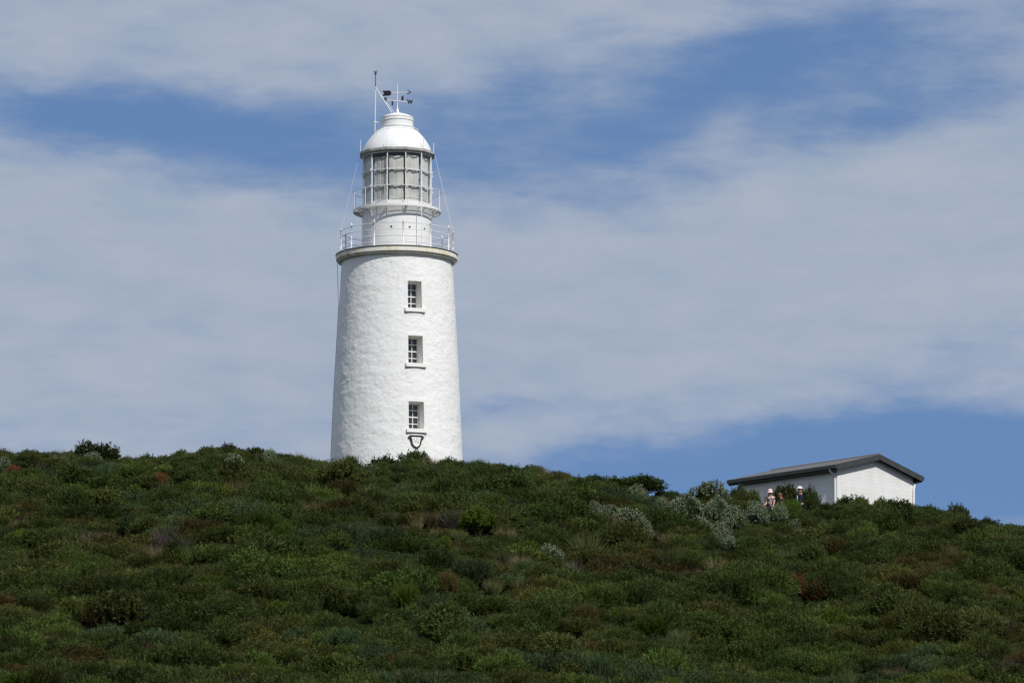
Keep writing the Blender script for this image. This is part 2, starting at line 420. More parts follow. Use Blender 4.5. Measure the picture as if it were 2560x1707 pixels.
# date shield
sh = empty('date_shield', (0, 0, 0)); sh.parent = lh
zc = hf(1104.5, 2.72); rs = wall_r(zc) + .035
saz = math.asin((1042.6 - 990.5) * M / rs)
sn = Vector((math.sin(saz), -math.cos(saz), 0)); stv = Vector((math.cos(saz), math.sin(saz), 0))
tilt = Vector((0, 0, 1)) - sn * .045; tilt.normalize()
OUT = [(-.335, .20), (-.245, .275), (.245, .275), (.335, .20), (.26, .14), (.215, .02), (.205, -.08), (.16, -.165), (.08, -.225), (.025, -.25), (0, -.285)]
OUT = OUT + [(-x, z) for x, z in OUT[4:-1][::-1]]
INN = [(-.20, .205), (-.20, .205), (.20, .205), (.20, .205), (.165, .11), (.148, .02), (.138, -.07), (.105, -.13), (.045, -.18), (.015, -.195), (0, -.205)]
OUT = [(x * 1.08, z * 1.06) for x, z in OUT]; INN = [(x * 1.16, z * 1.13) for x, z in INN]
INN = INN + [(-x, z) for x, z in INN[4:-1][::-1]]
def sp(p, d): return sn * (rs + d) + stv * p[0] * 1.02 + ZV * zc + tilt * p[1]
n_ = len(OUT)
bo = MB()
bo.add([sp(p, .03) for p in OUT] + [sp(p, .03) for p in INN] + [sp(p, -.05) for p in OUT] + [sp(p, 0) for p in INN],
       [(i, (i + 1) % n_, n_ + (i + 1) % n_, n_ + i) for i in range(n_)] + [(2 * n_ + i, 2 * n_ + (i + 1) % n_, (i + 1) % n_, i) for i in range(n_)]
       + [(n_ + i, n_ + (i + 1) % n_, 3 * n_ + (i + 1) % n_, 3 * n_ + i) for i in range(n_)])
sb = bo.build('shield_border', MBLK, sh)
pl = MB(); pl.add([sp(p, .004) for p in INN], [tuple(range(n_))]); pl.build('shield_panel', MREV, sh)
def text(body, size, m, parent, loc, right, up, name='lettering', depth=.004, spacing=1.0, fat=0.):
    cu = bpy.data.curves.new(name, 'FONT'); cu.body = body; cu.size = size; cu.extrude = depth; cu.align_x = 'CENTER'; cu.align_y = 'CENTER'; cu.space_character = spacing; cu.offset = fat
    o = bpy.data.objects.new('tmp', cu); COL.objects.link(o)
    dg = bpy.context.evaluated_depsgraph_get()
    me = bpy.data.meshes.new_from_object(o.evaluated_get(dg)); COL.objects.unlink(o); bpy.data.objects.remove(o)
    right = Vector(right).normalized(); up = Vector(up).normalized(); nn = right.cross(up)
    for v in me.vertices: v.co = Vector(loc) + right * v.co.x + up * v.co.y + nn * v.co.z
    me.materials.clear(); me.materials.append(m); me.name = name
    return link(bpy.data.objects.new(name, me), parent)
text('A.D.', .135, MGREY, sh, sp((0, .115), .009), stv, tilt, spacing=1.25)
text('1836', .125, MGREY, sh, sp((0, -.005), .009), stv, tilt, spacing=1.05)

# cornice and gallery deck
zt = h(640)
co_ = MB()
co_.lathe([(137 * M, h(657.5)), (143 * M, h(659)), (147.5 * M, h(657)), (149.5 * M, h(654)), (150.5 * M, h(652.5))], 128, True)
co_.lathe([(150.5 * M, h(652.5)), (152 * M, h(652.3)), (152 * M, h(641.5))], 128)
co_.build('cornice', MCOR, lh)
dk = MB(); dk.lathe([(152 * M, h(641.5)), (153.6 * M, h(641.3)), (153.6 * M, h(639.3)), (80 * M, h(638.3))], 128); dk.build('gallery_deck', MDECK, lh)
zd = h(639)
# gallery railing
RG = 140.5 * M
rl = MB()
for zz in (1.03, .75, .47, .19): rl.ring(RG, zd + zz, .014, 84, 6)
ro = rl.build('gallery_railing', MRAIL, lh)
for k in range(12):
    a = R(7.4 + 30 * k); p = MB(); b0 = pol(RG, a, zd)
    p.tube([b0, b0 + ZV * .05, b0 + ZV * .06, b0 + ZV * 1.06, b0 + ZV * 1.07, b0 + ZV * 1.11, b0 + ZV * 1.16, b0 + ZV * 1.20], [.055, .055, .030, .026, .042, .042, .02, .004], 10)
    p.build('post', MRAIL, ro)
# watch room drum with vent holes
RD = 87.8 * M
dr = MB(); zf = h(530.5)                                        # zf: height of the lantern catwalk
dr.lathe([(RD + .03, zd), (RD + .03, zd + .10), (RD, zd + .12), (RD, zf + .02)], 128)
for zz in (zd + .62, zd + 1.25): dr.lathe([(RD, zz), (RD + .006, zz + .004), (RD + .006, zz + .05), (RD, zz + .054)], 128)
drum = dr.build('watch_room', MP, lh)
for k in range(12):
    a = R(-8 + 30 * k); c = pol(RD, a, hf(566.5, 1.5)); nn = pol(1, a, 0)
    v = MB(); v.tube([c - nn * .02, c + nn * .012], .052, 16); v.tube([c + nn * .013, c + nn * .02], .03, 12)
    v.build('vent_hole', MRIM, drum)
    v2 = MB(); v2.tube([c + nn * .021, c + nn * .024], .034, 12); v2.build('vent_dark_disc', MDARK, drum)  # dark disc on the vent face, its colour stands in for the hole's shade
# catwalk round the lantern
RC = 110 * M
cw = MB()
cw.lathe([(RC - .02, zf - .045), (RC, zf - .045), (RC, zf + .055), (RC - .02, zf + .055), (RC - .02, zf - .045)], 96)
cw.lathe([(RC - .21, zf - .035), (RC - .19, zf - .035), (RC - .19, zf), (RC - .21, zf), (RC - .21, zf - .035)], 96)
cwo = cw.build('lantern_catwalk', MP, lh)
gr = MB(); ng = 132
for k in range(ng):
    a = 2 * PI * k / ng
    for s in (-1, 1):
        p0 = pol(RD + .005, a, zf + .006 * s); pm = pol((RD + RC) / 2, a + s * R(4.2), zf + .006 * s); p1 = pol(RC - .02, a + s * R(8), zf + .006 * s)
        gr.bar(p0, pm, .014, .010); gr.bar(pm, p1, .014, .010)
gr.build('floor_grating', MRIM, cwo)
for k in range(12):
    a = R(15 + 30 * k); b_ = MB()
    pts = [pol(RD + .01 + (RC - RD - .04) * (1 - math.cos(t)), a, zf - .36 + .32 * math.sin(t)) for t in np.linspace(0, PI / 2, 8)]
    b_.tube(pts, .022, 6); b_.bar(pol(RD, a, zf - .025), pol(RC - .02, a, zf - .025), .04, .035); b_.bar(pol(RD + .012, a, zf - .40), pol(RD + .012, a, zf - .03), .05, .022, upv=pol(1, a, 0))
    b_.build('bracket', MP, cwo)
rl2 = MB(); rl2.ring(RC - .01, zf + .87, .012, 84, 6)
r2 = rl2.build('catwalk_railing', MRAIL, lh)
for k in range(12):
    a = R(15 + 30 * k); p = MB(); p.tube([pol(RC - .01, a, zf + .055), pol(RC - .01, a, zf + .87)], .014, 6); p.build('post', MRAIL, r2)
# lantern: twelve-sided glazing
RL = 86.7 * M / math.cos(R(3)); zs0, zs1 = h(516.5), h(392)
sl_ = MB(); sl_.lathe([(RD - .01, zf + .02), (RD + .03, zf + .02), (RD + .03, zs0 - .02), (RL + .05, zs0 - .015), (RL + .05, zs0 + .015), (RL - .12, zs0 + .02)], 12, phase=R(15))
sl_.build('lantern_sill', MP, lh)
gl = MB()
for k in range(12):
    a0, a1 = R(15 + 30 * k), R(45 + 30 * k)
    gl.add([pol(RL, a0, zs0), pol(RL, a1, zs0), pol(RL, a1, zs1), pol(RL, a0, zs1)], [(0, 1, 2, 3)])
lg = gl.build('lantern_glazing', MGLASS, lh)
for k in range(12):
    a = R(15 + 30 * k); m_ = MB(); nn = pol(1, a, 0)
    m_.bar(pol(RL + .012, a, zs0), pol(RL + .012, a, zs1), .034, .055, upv=nn)
    m_.build('mullion', MRAIL, lg)
for py in (437.5, 478.0):
    z = h(py); hb = MB()
    for k in range(12):
        a0, a1 = R(15 + 30 * k), R(45 + 30 * k)
        hb.bar(pol(RL + .016, a0, z), pol(RL + .016, a1, z), .045, .030)
        e0 = pol(RL + .09, a0, z + .01); hb.tube([pol(RL, a0, z + .01), e0], .012, 6)
        hb.tube([e0 - ZV * .06, e0 + ZV * .06], .014, 6)
    hb.build('glazing_bar', MRAIL, lg)
# curtains drawn round the inside, a hem cord along each tier
for k in range(12):
    a0, a1 = R(17.2 + 30 * k), R(43.2 + 30 * k)
    cm = MB(); nseg = 44; top = zs1 - .12 - .14 * random.random(); ph = random.random() * 6
    ring_ = []
    for i in range(nseg + 1):
        f = i / nseg; a = a0 + (a1 - a0) * f
        r = RL * .965 - .055 + .009 * math.sin(f * 44 + ph) + .008 * math.sin(f * 19 + ph * 2)
        ring_.append((r, a, top + .02 * math.sin(f * 9 + ph)))
    cols = [[pol(r * c, a, z) for (r, a, zt_) in ring_ for z in (zt_ * f + (zs0 + .02) * (1 - f),)] for f, c in ((0, 1), (.33, .99), (.66, 1), (1, .995))]
    vv = sum(cols, []); q = nseg + 1
    cm.add(vv, [(j * q + i, j * q + i + 1, (j + 1) * q + i + 1, (j + 1) * q + i) for j in range(3) for i in range(nseg)], True)
    cur = cm.build('curtain', MCURT, lh)
    for zt_ in (top - .02, h(440.5), h(479)):
        pts = []; hm = MB()
        for i in range(0, nseg + 1, 2):
            f = i / nseg; a = a0 + (a1 - a0) * f
            z = zt_ - .05 - .045 * math.cos(f * 2 * PI * 1.5 + ph) - .02 * math.sin(f * 17 + ph)
            pts.append(pol(RL * .965 - .028, a, z))
        for p_, q_ in zip(pts[:-1], pts[1:]): hm.bar(p_, q_, .006, .038, upv=(0, 0, 1))
        hm.build('hem', MCORD, cur)
op = MB(); op.lathe([(0, zs0 + .05), (.72, zs0 + .05), (.80, zs0 + .5), (.84, (zs0 + zs1) / 2), (.80, zs1 - .5), (.6, zs1 - .05), (0, zs1 - .05)], 24); op.build('dark_core', MDARK, lh)  # dark drum added inside so the gaps between curtains look dark
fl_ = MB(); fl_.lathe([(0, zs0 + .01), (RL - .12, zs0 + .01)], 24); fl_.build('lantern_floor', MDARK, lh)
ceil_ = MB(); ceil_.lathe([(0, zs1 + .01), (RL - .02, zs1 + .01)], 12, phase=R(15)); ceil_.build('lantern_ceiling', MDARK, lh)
# gutter and dome
RGu = 96.5 * M
gu = MB(); zg0, zg1 = h(395.5), h(385.0)
gu.lathe([(RL - .03, zg0 - .03), (RL + .035, zg0 - .03), (RL + .04, zg0 + .03), (RGu - .06, zg0 + .03), (RGu, zg0 + .085), (RGu, zg1), (RGu - .03, zg1), (RGu - .05, zg1 - .05), (84 * M, zg1 - .03)], 12, phase=R(15))
guo = gu.build('roof_gutter', MRIM, lh)
gl2 = MB()
for k in range(12): gl2.bar(pol(RL + .03, R(15 + 30 * k), zg0 + .01), pol(RL + .03, R(45 + 30 * k), zg0 + .01), .05, .045)
gl2.build('gutter_lip', MRAIL, guo)
DP = [(86.3, 386.5), (85.6, 379), (82, 369), (77.5, 361), (72, 352.5), (65, 343.8), (58, 336.4), (52, 331), (46, 326.6), (40, 323)]
dp = []
for i in range(len(DP) - 1):
    for f in (0, .33, .66): dp.append(((DP[i][0] * (1 - f) + DP[i + 1][0] * f) * M, h(DP[i][1] * (1 - f) + DP[i + 1][1] * f)))
dp.append((40 * M, h(323)))
dp = [dp[0]] + [((dp[i - 1][0] + 2 * dp[i][0] + dp[i + 1][0]) / 4, (dp[i - 1][1] + 2 * dp[i][1] + dp[i + 1][1]) / 4) for i in range(1, len(dp) - 1)] + [dp[-1]]
dm = MB(); dm.lathe(dp, 96, True)
dome = dm.build('dome', MP, lh)
sm_ = MB()
for k in range(12):
    a = R(15 + 30 * k)
    sm_.tube([pol(r + .002, a, z + .002) for r, z in dp], .004, 5)
sm_.build('dome_seam', MP, dome)
vt = MB(); zb = h(326)
vt.lathe([(40.6 * M, zb), (40.6 * M, h(321)), (42.2 * M, h(320.6)), (42.2 * M, h(318.4)), (40.2 * M, h(318)), (40.2 * M, h(304.5)), (41.8 * M, h(304.2)), (41.8 * M, h(301.6)), (40.4 * M, h(301.2)),
          (40.4 * M, h(297.2)), (41.2 * M, h(297)), (41.2 * M, h(295)), (39.6 * M, h(294.6))], 72)
vt.lathe([(39.6 * M, h(294.6)), (38 * M, h(293)), (30 * M, h(289.5)), (18 * M, h(285.6)), (8 * M, h(283.2)), (5.5 * M, h(282.4))], 72, True)
ven = vt.build('roof_ventilator', MP, lh)
spk = MB(); spk.lathe([(6 * M, h(283)), (5 * M, h(281)), (3.4 * M, h(277)), (2 * M, h(272)), (1.25 * M, h(266)), (1.05 * M, h(255)), (.95 * M, h(213)), (.3 * M, h(210.5)), (0, h(210.3))], 16, True)
spk.build('finial', MRAIL, ven)
hr = MB(); zh = h(331 - 4.5); rh = 54.5 * M; hr.ring(rh, zh, .016, 60, 6)
for k in range(8):
    a = R(22 + 45 * k); hr.tube([pol(rh, a, zh), pol(rh - .03, a, zh - .16)], .013, 6)
hr.build('dome_handrail', MRAIL, dome)
# weather vane
za = h(232.3)
vn = empty('weather_vane', (0, 0, 0)); vn.parent = lh
aa = R(-13); ad = Vector((math.cos(aa), math.sin(aa), 0)); an = Vector((-ad.y, ad.x, 0))
ar = MB(); ar.tube([ad * -.30 + ZV * za, ad * .56 + ZV * za], .016, 8); ar.build('arrow_shaft', MRAIL, vn)
tf = MB()
TFP = [(-.70, .118), (-.365, .118), (-.275, .04), (-.265, 0), (-.275, -.04), (-.365, -.118), (-.70, -.118), (-.615, 0)]
tf.add([ad * x + ZV * (za + z) + an * .012 for x, z in TFP] + [ad * x + ZV * (za + z) - an * .012 for x, z in TFP],
       [(0, 1, 2, 3, 7), (7, 3, 4, 5, 6), (8, 15, 11, 10, 9), (15, 14, 13, 12, 11)] + [(i, 8 + i, 8 + (i + 1) % 8, (i + 1) % 8) for i in range(8)])
for s in (-1, 1):
    for z in (-.05, .05): tf.bar(ad * -.64 + ZV * (za + z) + an * .014 * s, ad * -.33 + ZV * (za + z) + an * .014 * s, .006, .012)
tf.build('arrow_tail', MVANE, vn)
hd = MB()
for x0 in (.50, .44):
    for s in (-1, 1): hd.bar(ad * x0 + ZV * (za + s * .085), ad * (x0 + .12) + ZV * za, .02, .024, upv=an)
hd.bar(ad * .53 + ZV * za, ad * .64 + ZV * za, .02, .03); hd.build('arrow_head', MVANE, vn)
zc_ = h(252.8); ea = R(24)
ew = Vector((math.cos(ea), math.sin(ea), 0)); ns = Vector((math.sin(ea), -math.cos(ea), 0))   # towards W, towards N
cr = MB(); cr.tube([ew * -.50 + ZV * zc_, ew * .50 + ZV * zc_], .014, 8); cr.tube([ns * -.50 + ZV * zc_, ns * .50 + ZV * zc_], .011, 8); cr.build('compass_arm', MRAIL, vn)
for ch, d, rt in (('E', ew * -.58, -ew), ('W', ew * .60, -ew), ('N', ns * .58, -ns), ('S', ns * -.58, -ns)):
    o = text(ch, .25, MVANE, vn, d + ZV * zc_, rt, (0, 0, 1), 'compass_letter', .016, 1.0, .012)
# lightning mast beside the dome
mx_ = (934.2 - 990.5) * M
ms = MB(); mz0, mz1 = h(333), h(219)
P0 = Vector((mx_, 0, mz0)); P1 = Vector((mx_ + .02, 0, mz1))
ms.tube([P0, P1], .021, 8)
ms.tube([P1 - ZV * .02, P1 + ZV * .02], .05, 8)
bz = h(306); ms.tube([(mx_, 0, bz), (-40.3 * M, 0, bz)], .02, 6); ms.tube([(mx_ - .04, 0, bz), (mx_ + .06, 0, bz)], .034, 8)
ms.tube([P0, pol(rh, R(-90), zh)], .02, 6)
ms.tube([P1, pol(39 * M, R(-20), h(289.5))], .02, 6); ms.tube([P1 * .68 + Vector((-9 * M, -.4, h(286))) * .32, pol(30 * M, R(-14), h(288))], .013, 6)
mo = ms.build('lightning_mast', MRAIL, lh)
lr = MB(); tp = Vector((mx_ + .02, 0, h(189))); lr.tube([P1, tp], .017, 6)
for dx, dy in ((-.085, .02), (.085, -.02), (0, .03), (.03, -.08), (-.03, .09)): lr.tube([tp, tp + Vector((dx * .35, dy * .35, .06)), tp + Vector((dx * 1.15, dy * 1.15, .21))], .011, 5)
lr.build('lightning_rod', MVANE, mo)
for a, hh in ((-75, .58), (-15, .42), (45, .55), (75, .45), (135, .5), (-135, .5)):
    p = MB(); b0 = pol(RGu - .03, R(a), zg1 - .02); p.tube([b0, b0 + ZV * hh], [.016, .010], 6); p.build('roof_spike', MRAIL, guo)
# stays, conductor pipe and cables
for a in (80, -80, 170, -170):
    wr = MB(); wr.tube([pol(RGu, R(a), zg0 + .05), pol(RG, R(a), zd + 1.1)], .0085 if a > 0 else .006, 5)
    wr.build('guy_wire', MRAIL, lh)
cp = MB(); cp.tube([pol(RC + .035, R(34.3), zd), pol(RC + .035, R(34.3), zf), pol(RL + .10, R(42), zs0 + .2), pol(RL + .10, R(42), zg0)], .017, 6); cp.build('conductor_pipe', MRAIL, lh)
cb = MB(); az_ = R(-91)
cb.tube([pol(149 * M, az_, h(656)), pol(148.5 * M, az_, h(680)), pol(147.5 * M, az_, h(710)), pol(146.5 * M, az_, h(740)), pol(wall_r(h(760)) + .02, az_, h(760)), pol(wall_r(h(1000)) + .02, az_, h(1000)), pol(wall_r(0) + .02, az_, 0)], .011, 5)
cb.build('conductor_cable', MWIRE, lh)
cb = MB(); az_ = R(84)
cb.tube([pol(150.5 * M, az_, h(640)), pol(154.5 * M, az_, h(645)), pol(153 * M, az_, h(655)), pol(wall_r(h(668)) + .025, az_, h(668)), pol(wall_r(h(900)) + .025, az_, h(900)), pol(wall_r(h(1150)) + .025, az_, h(1150)), pol(wall_r(0) + .025, az_, 0)], .012, 5)
cb.build('conductor_cable', MRAIL, lh)

# ------------------------------------------------------------------ keeper's store
YH = -2.6
HC = at(2092.6, 1168, YH)                                       # top of the near wall corner
HZ = min(ground_z(HC.x + 2, YH + 2), ground_z(HC.x - 3, YH + 4)) - .1
hs = empty('brick_store', (HC.x, YH, HZ), R(43))
tag(hs, 'low white painted brick building with a grey gable roof on the ridge at right', 'building')
W_, L_, He = 4.84, 6.10, HC.z - HZ
TP = math.tan(R(14.5)); ap = He + W_ / 2 * TP
wl = MB()
V8 = [(0, 0, -.5), (W_, 0, -.5), (W_, 0, He), (W_ / 2, 0, ap), (0, 0, He), (0, L_, -.5), (W_, L_, -.5), (W_, L_, He), (W_ / 2, L_, ap), (0, L_, He)]
wl.add(V8, [(0, 1, 2, 3, 4), (6, 5, 9, 8, 7), (5, 0, 4, 9), (1, 6, 7, 2)]); wl.build('wall', MBRICK, hs)
rf = MB(); ov, vg, th_ = .30, .28, .05
for s in (-1, 1):
    ex = W_ / 2 + s * (W_ / 2 + ov); ez = He - ov * TP
    def slab(z0, z1, y0, y1):
        q = [(W_ / 2, y0, ap + z0), (ex, y0, ez + z0), (ex, y1, ez + z0), (W_ / 2, y1, ap + z0), (W_ / 2, y0, ap + z1), (ex, y0, ez + z1), (ex, y1, ez + z1), (W_ / 2, y1, ap + z1)]
        rf.add(q, [(0, 1, 2, 3), (7, 6, 5, 4), (0, 4, 5, 1), (1, 5, 6, 2), (2, 6, 7, 3), (3, 7, 4, 0)])
    slab(.10, .10 + th_, -vg, L_ + vg)
    nrib = 38
    for i in range(nrib):
        y = -vg + (L_ + 2 * vg) * (i + .5) / nrib
        slab(.10 + th_ - .002, .10 + th_ + .022, y - .022, y + .022)
roof = rf.build('roof', MROOF, hs)
rc = MB(); rc.tube([(W_ / 2, -vg - .01, ap + .155), (W_ / 2, L_ + vg + .01, ap + .155)], .07, 10); rc.build('ridge_cap', MROOF, roof)
for y in (-vg - .012, L_ + vg + .012):
    bb = MB()
    for s in (-1, 1):
        ex = W_ / 2 + s * (W_ / 2 + ov + .03); ez = He - (ov + .03) * TP
        bb.bar((W_ / 2, y, ap + .045), (ex, y, ez + .045), .024, .24, upv=(0, 0, 1))
    bb.build('bargeboard', MTRIM, hs)
    sf = MB()
    for s in (-1, 1):
        ex = W_ / 2 + s * (W_ / 2 + ov); ez = He - ov * TP; ya, yb = (y + .012, 0) if y < 0 else (L_, y - .012)
        sf.add([(W_ / 2, ya, ap + .03), (ex, ya, ez + .03), (ex, yb, ez + .03), (W_ / 2, yb, ap + .03)], [(0, 1, 2, 3)])
    sf.build('soffit', MTRIM, hs)
for s in (-1, 1):
    ex = W_ / 2 + s * (W_ / 2 + ov + .06); ez = He - ov * TP
    g = MB(); g.box((ex, L_ / 2, ez + .06), (.115, L_ + 2 * vg + .02, .15)); g.box((ex - s * .085, L_ / 2, ez - .01), (.05, L_ + 2 * vg - .01, .2))
    g.build('gutter', MTRIM, hs)
    e = MB(); wx = W_ / 2 + s * W_ / 2
    e.add([(wx, 0, ez - .02), (ex - s * .06, 0, ez - .02), (ex - s * .06, L_, ez - .02), (wx, L_, ez - .02)], [(0, 1, 2, 3)]); e.build('soffit', MTRIM, hs)
d_ = MB(); ez = He - ov * TP
d_.tube([(-ov - .05, .10, ez + .0), (-ov - .05, .10, ez - .08), (-.06, .10, ez - .30), (-.06, .10, -.3)], .045, 10); d_.build('downpipe', MRAIL, hs)
d_ = MB(); d_.tube([(W_ + ov + .02, .02, ez), (W_ + ov + .02, .02, ez - .08), (W_ + .02, -.055, ez - .26), (W_ - .03, -.055, ez - .5), (W_ - .03, -.055, -.3)], .05, 10); d_.build('downpipe', MRAIL, hs)

# ------------------------------------------------------------------ people
def skin_obj(name, pts, edges, m, parent, sub=1):
    me = bpy.data.meshes.new(name); me.from_pydata([p[0] for p in pts], edges, [])
    o = bpy.data.objects.new(name, me); COL.objects.link(o)
    o.modifiers.new('skin', 'SKIN'); s = o.modifiers.new('sub', 'SUBSURF'); s.levels = sub; s.render_levels = sub
    for i, p in enumerate(pts):
        d = me.skin_vertices[0].data[i]; r = p[1] if isinstance(p[1], tuple) else (p[1], p[1]); d.radius = r
        d.use_root = (i == 0)
    dg = bpy.context.evaluated_depsgraph_get()
    nm = bpy.data.meshes.new_from_object(o.evaluated_get(dg)); nm.name = name
    o.modifiers.clear(); o.data = nm; bpy.data.meshes.remove(me)
    nm.materials.clear(); nm.materials.append(m); nm.polygons.foreach_set('use_smooth', [True] * len(nm.polygons))
    o.parent = parent; return o
def ball(mb_, c, rad, n=14, hz=(-1, 1), fn=None):
    vs_ = []; k = n
    for i in range(k + 1):
        t = hz[0] + (hz[1] - hz[0]) * i / k; t = max(-1, min(1, t)); rr = math.sqrt(max(0, 1 - t * t))
        for j in range(20):
            a = 2 * PI * j / 20; v = Vector((c[0] + rad[0] * rr * math.cos(a), c[1] + rad[1] * rr * math.sin(a), c[2] + rad[2] * t))
            vs_.append(fn(v) if fn else v)
    mb_.add(vs_, [(i * 20 + j, i * 20 + (j + 1) % 20, (i + 1) * 20 + (j + 1) % 20, (i + 1) * 20 + j) for i in range(k) for j in range(20)], True)
MSKIN = mat('warm_skin', (.48, .24, .17), .5, .3)
MSKINP = mat('pink_skin', (.60, .36, .28), .5, .3)
def b_floral(nt, b):
    v = N(nt, 'ShaderNodeTexVoronoi'); v.inputs['Scale'].default_value = 17; nt.links.new(objco(nt), v.inputs[0])
    sp_ = N(nt, 'ShaderNodeSeparateColor'); nt.links.new(v.outputs['Color'], sp_.inputs[0])
    c = ramp(nt, sp_.outputs[0], [(0, (.05, .06, .055)), (.34, (.10, .09, .08)), (.36, (.70, .62, .55)), (.6, (.75, .48, .38)), (.8, (.62, .66, .60)), (.9, (.08, .10, .11))])
    nt.links.new(c, b.inputs['Base Color'])
    for n_ in nt.nodes:
        if n_.type == 'VALTORGB': n_.color_ramp.interpolation = 'CONSTANT'
# person local frame: faces +X, left is +Y
def make_person(label, loc, rz, scale, look):
    root = empty('person', loc, rz); root.scale = (scale,) * 3
    tag(root, label, 'person', 'visitors on the path by the white building')
    lean = look.get('lean', 0)
    def L(x, y, z):                                            # lean the upper body forward about the hips
        if z > .95:
            dz = z - .95; return Vector((x * math.cos(lean) + dz * math.sin(lean), y, .95 + dz * math.cos(lean) - x * math.sin(lean)))
        return Vector((x, y, z))
    armf = look.get('arms', ((.25, .1), (.35, .3)))
    P = [(L(0, 0, .95), (.15, .12)), (L(.01, 0, 1.12), (.135, .11)), (L(.01, 0, 1.30), (.155, .11)), (L(0, 0, 1.42), (.12, .09)), (L(.0, 0, 1.50), .052), (L(.02, 0, 1.56), .055),
         (L(.03, 0, 1.63), (.075, .09)), (L(.03, 0, 1.70), (.075, .092)), (L(.02, 0, 1.745), (.05, .06)), (L(.115, 0, 1.615), .013)]
    E = [(0, 1), (1, 2), (2, 3), (3, 4), (4, 5), (5, 6), (6, 7), (7, 8), (6, 9)]
    sleeves = []; legs = []
    for s, (sh_, elb) in zip((1, -1), armf):
        b0 = len(P)
        S = L(0, .175 * s, 1.42); el_ = S + Vector((math.sin(sh_ + lean) * .29, .05 * s, -math.cos(sh_ + lean) * .29)); q = sh_ + elb + lean
        wr_ = el_ + Vector((math.sin(q) * .25, -.01 * s, -math.cos(q) * .25)); dv = (wr_ - el_).normalized()
        pm = wr_ + dv * .085
        P += [(S, .062), (el_, .043), (wr_, .029), (wr_ + dv * .045, (.036, .02)), (pm, (.036, .018))]
        E += [(3, b0), (b0, b0 + 1), (b0 + 1, b0 + 2), (b0 + 2, b0 + 3), (b0 + 3, b0 + 4)]
        sidev = Vector((-dv.z, 0, dv.x)) if abs(dv.y) < .9 else Vector((1, 0, 0))
        for k, ln in enumerate((.070, .080, .075, .058)):
            i = len(P); o_ = sidev * (.027 - .018 * k); kn = pm + dv * ln * .5 + o_ * 1.05
            P += [(kn, .0088), (kn + dv * ln * .45 + Vector((0, -.018 * s, 0)), .0075)]; E += [(b0 + 4, i), (i, i + 1)]
        i = len(P); P += [(wr_ + dv * .055 + sidev * .05, .010), (wr_ + dv * .10 + sidev * .062, .008)]; E += [(b0 + 3, i), (i, i + 1)]
        sleeves.append((S, el_, wr_, dv))
    for s, st_ in ((1, look.get('stride', .12)), (-1, -look.get('stride', .12))):
        b0 = len(P); hip = Vector((0, .095 * s, .90)); kn = Vector((st_ * .6 + .05, .10 * s, .50)); an_ = Vector((st_, .10 * s, .09))
        P += [(hip, .088), (kn, .058), (an_, .038), (an_ + Vector((.15, .015 * s, -.05)), (.042, .03))]; E += [(0, b0), (b0, b0 + 1), (b0 + 1, b0 + 2), (b0 + 2, b0 + 3)]
        legs.append((hip, kn, an_))
    skin_obj('body', P, E, look['skin'], root)
    hc = L(.025, 0, 1.665)
    ears = MB()
    fx = Vector((math.cos(lean), 0, -math.sin(lean))); fz = Vector((math.sin(lean), 0, math.cos(lean)))
    for s in (1, -1): ball(ears, hc + Vector((0, .088 * s, 0)) - fz * .02, (.022, .012, .032), 6)
    for s in (1, -1): ears.tube([hc + fx * .085 + Vector((0, .032 * s, 0)), hc + fx * .094 + Vector((0, .032 * s, 0))], .012, 8)
    ears.bar(hc + fx * .088 - fz * .075 + Vector((0, .024, 0)), hc + fx * .088 - fz * .075 - Vector((0, .024, 0)), .012, .010)
    ears.build('face', look['skin'], root)
    hr_ = MB(); ball(hr_, hc + fz * .018 - fx * .012, (.103, .099, .115), 12, (-.35 if not look.get('long') else -.95, 1), None)
    hr_.build('hair', look['hair'], root)
    tp = [(L(0, 0, .90), (.175, .14)), (L(.01, 0, 1.12), (.16, .135)), (L(.01, 0, 1.30), (.185, .135)), (L(0, 0, 1.425), (.135, .105)), (L(0, 0, 1.475), (.068, .068))]
    te = [(0, 1), (1, 2), (2, 3), (3, 4)]
    for S, e_, w_, dv in sleeves:
        b0 = len(tp); end = w_ if look.get('long_sleeves') else S * .35 + e_ * .65
        tp += [(S, .082), (S * .5 + e_ * .5 if not look.get('long_sleeves') else e_, .068), (end, .05 if look.get('long_sleeves') else .066)]; te += [(3, b0), (b0, b0 + 1), (b0 + 1, b0 + 2)]
    skin_obj(look['top_name'], tp, te, look['top'], root)
    lp = [(Vector((0, 0, .96)), (.16, .13))]; le = []
    for a, k, n_ in legs:
        b0 = len(lp); lp += [(a, .105), (k, .078), (n_ + Vector((0, 0, .02)), .062)]; le += [(0, b0), (b0, b0 + 1), (b0 + 1, b0 + 2)]
    skin_obj('trousers', lp, le, look['legs'], root)
    ht = look.get('hat')
    if ht == 'cap':
        c = MB(); ball(c, hc + fz * .042, (.118, .106, .105), 10, (-.1, 1))
        br = hc + fx * .10 + fz * .030
        c.add([br + Vector((0, y, 0)) + fx * x + fz * z for z in (0, .012) for x, y in ((0, -.075), (.07, -.07), (.115, -.035), (.12, 0), (.115, .035), (.07, .07), (0, .075))],
              [tuple(range(7))[::-1], tuple(range(7, 14))] + [(i, (i + 1) % 7, 7 + (i + 1) % 7, 7 + i) for i in range(7)])
        c.build('cap', look['hat_mat'], root)
    elif ht == 'bucket':
        c = MB(); prof = [(0, .165), (.07, .160), (.098, .145), (.112, .06), (.116, .03), (.165, -.012), (.17, -.016), (.116, .022)]
        vs_ = [hc + fz * z + fx * r * math.cos(2 * PI * k / 24) + Vector((0, r * .95 * math.sin(2 * PI * k / 24), 0)) for r, z in prof for k in range(24)]
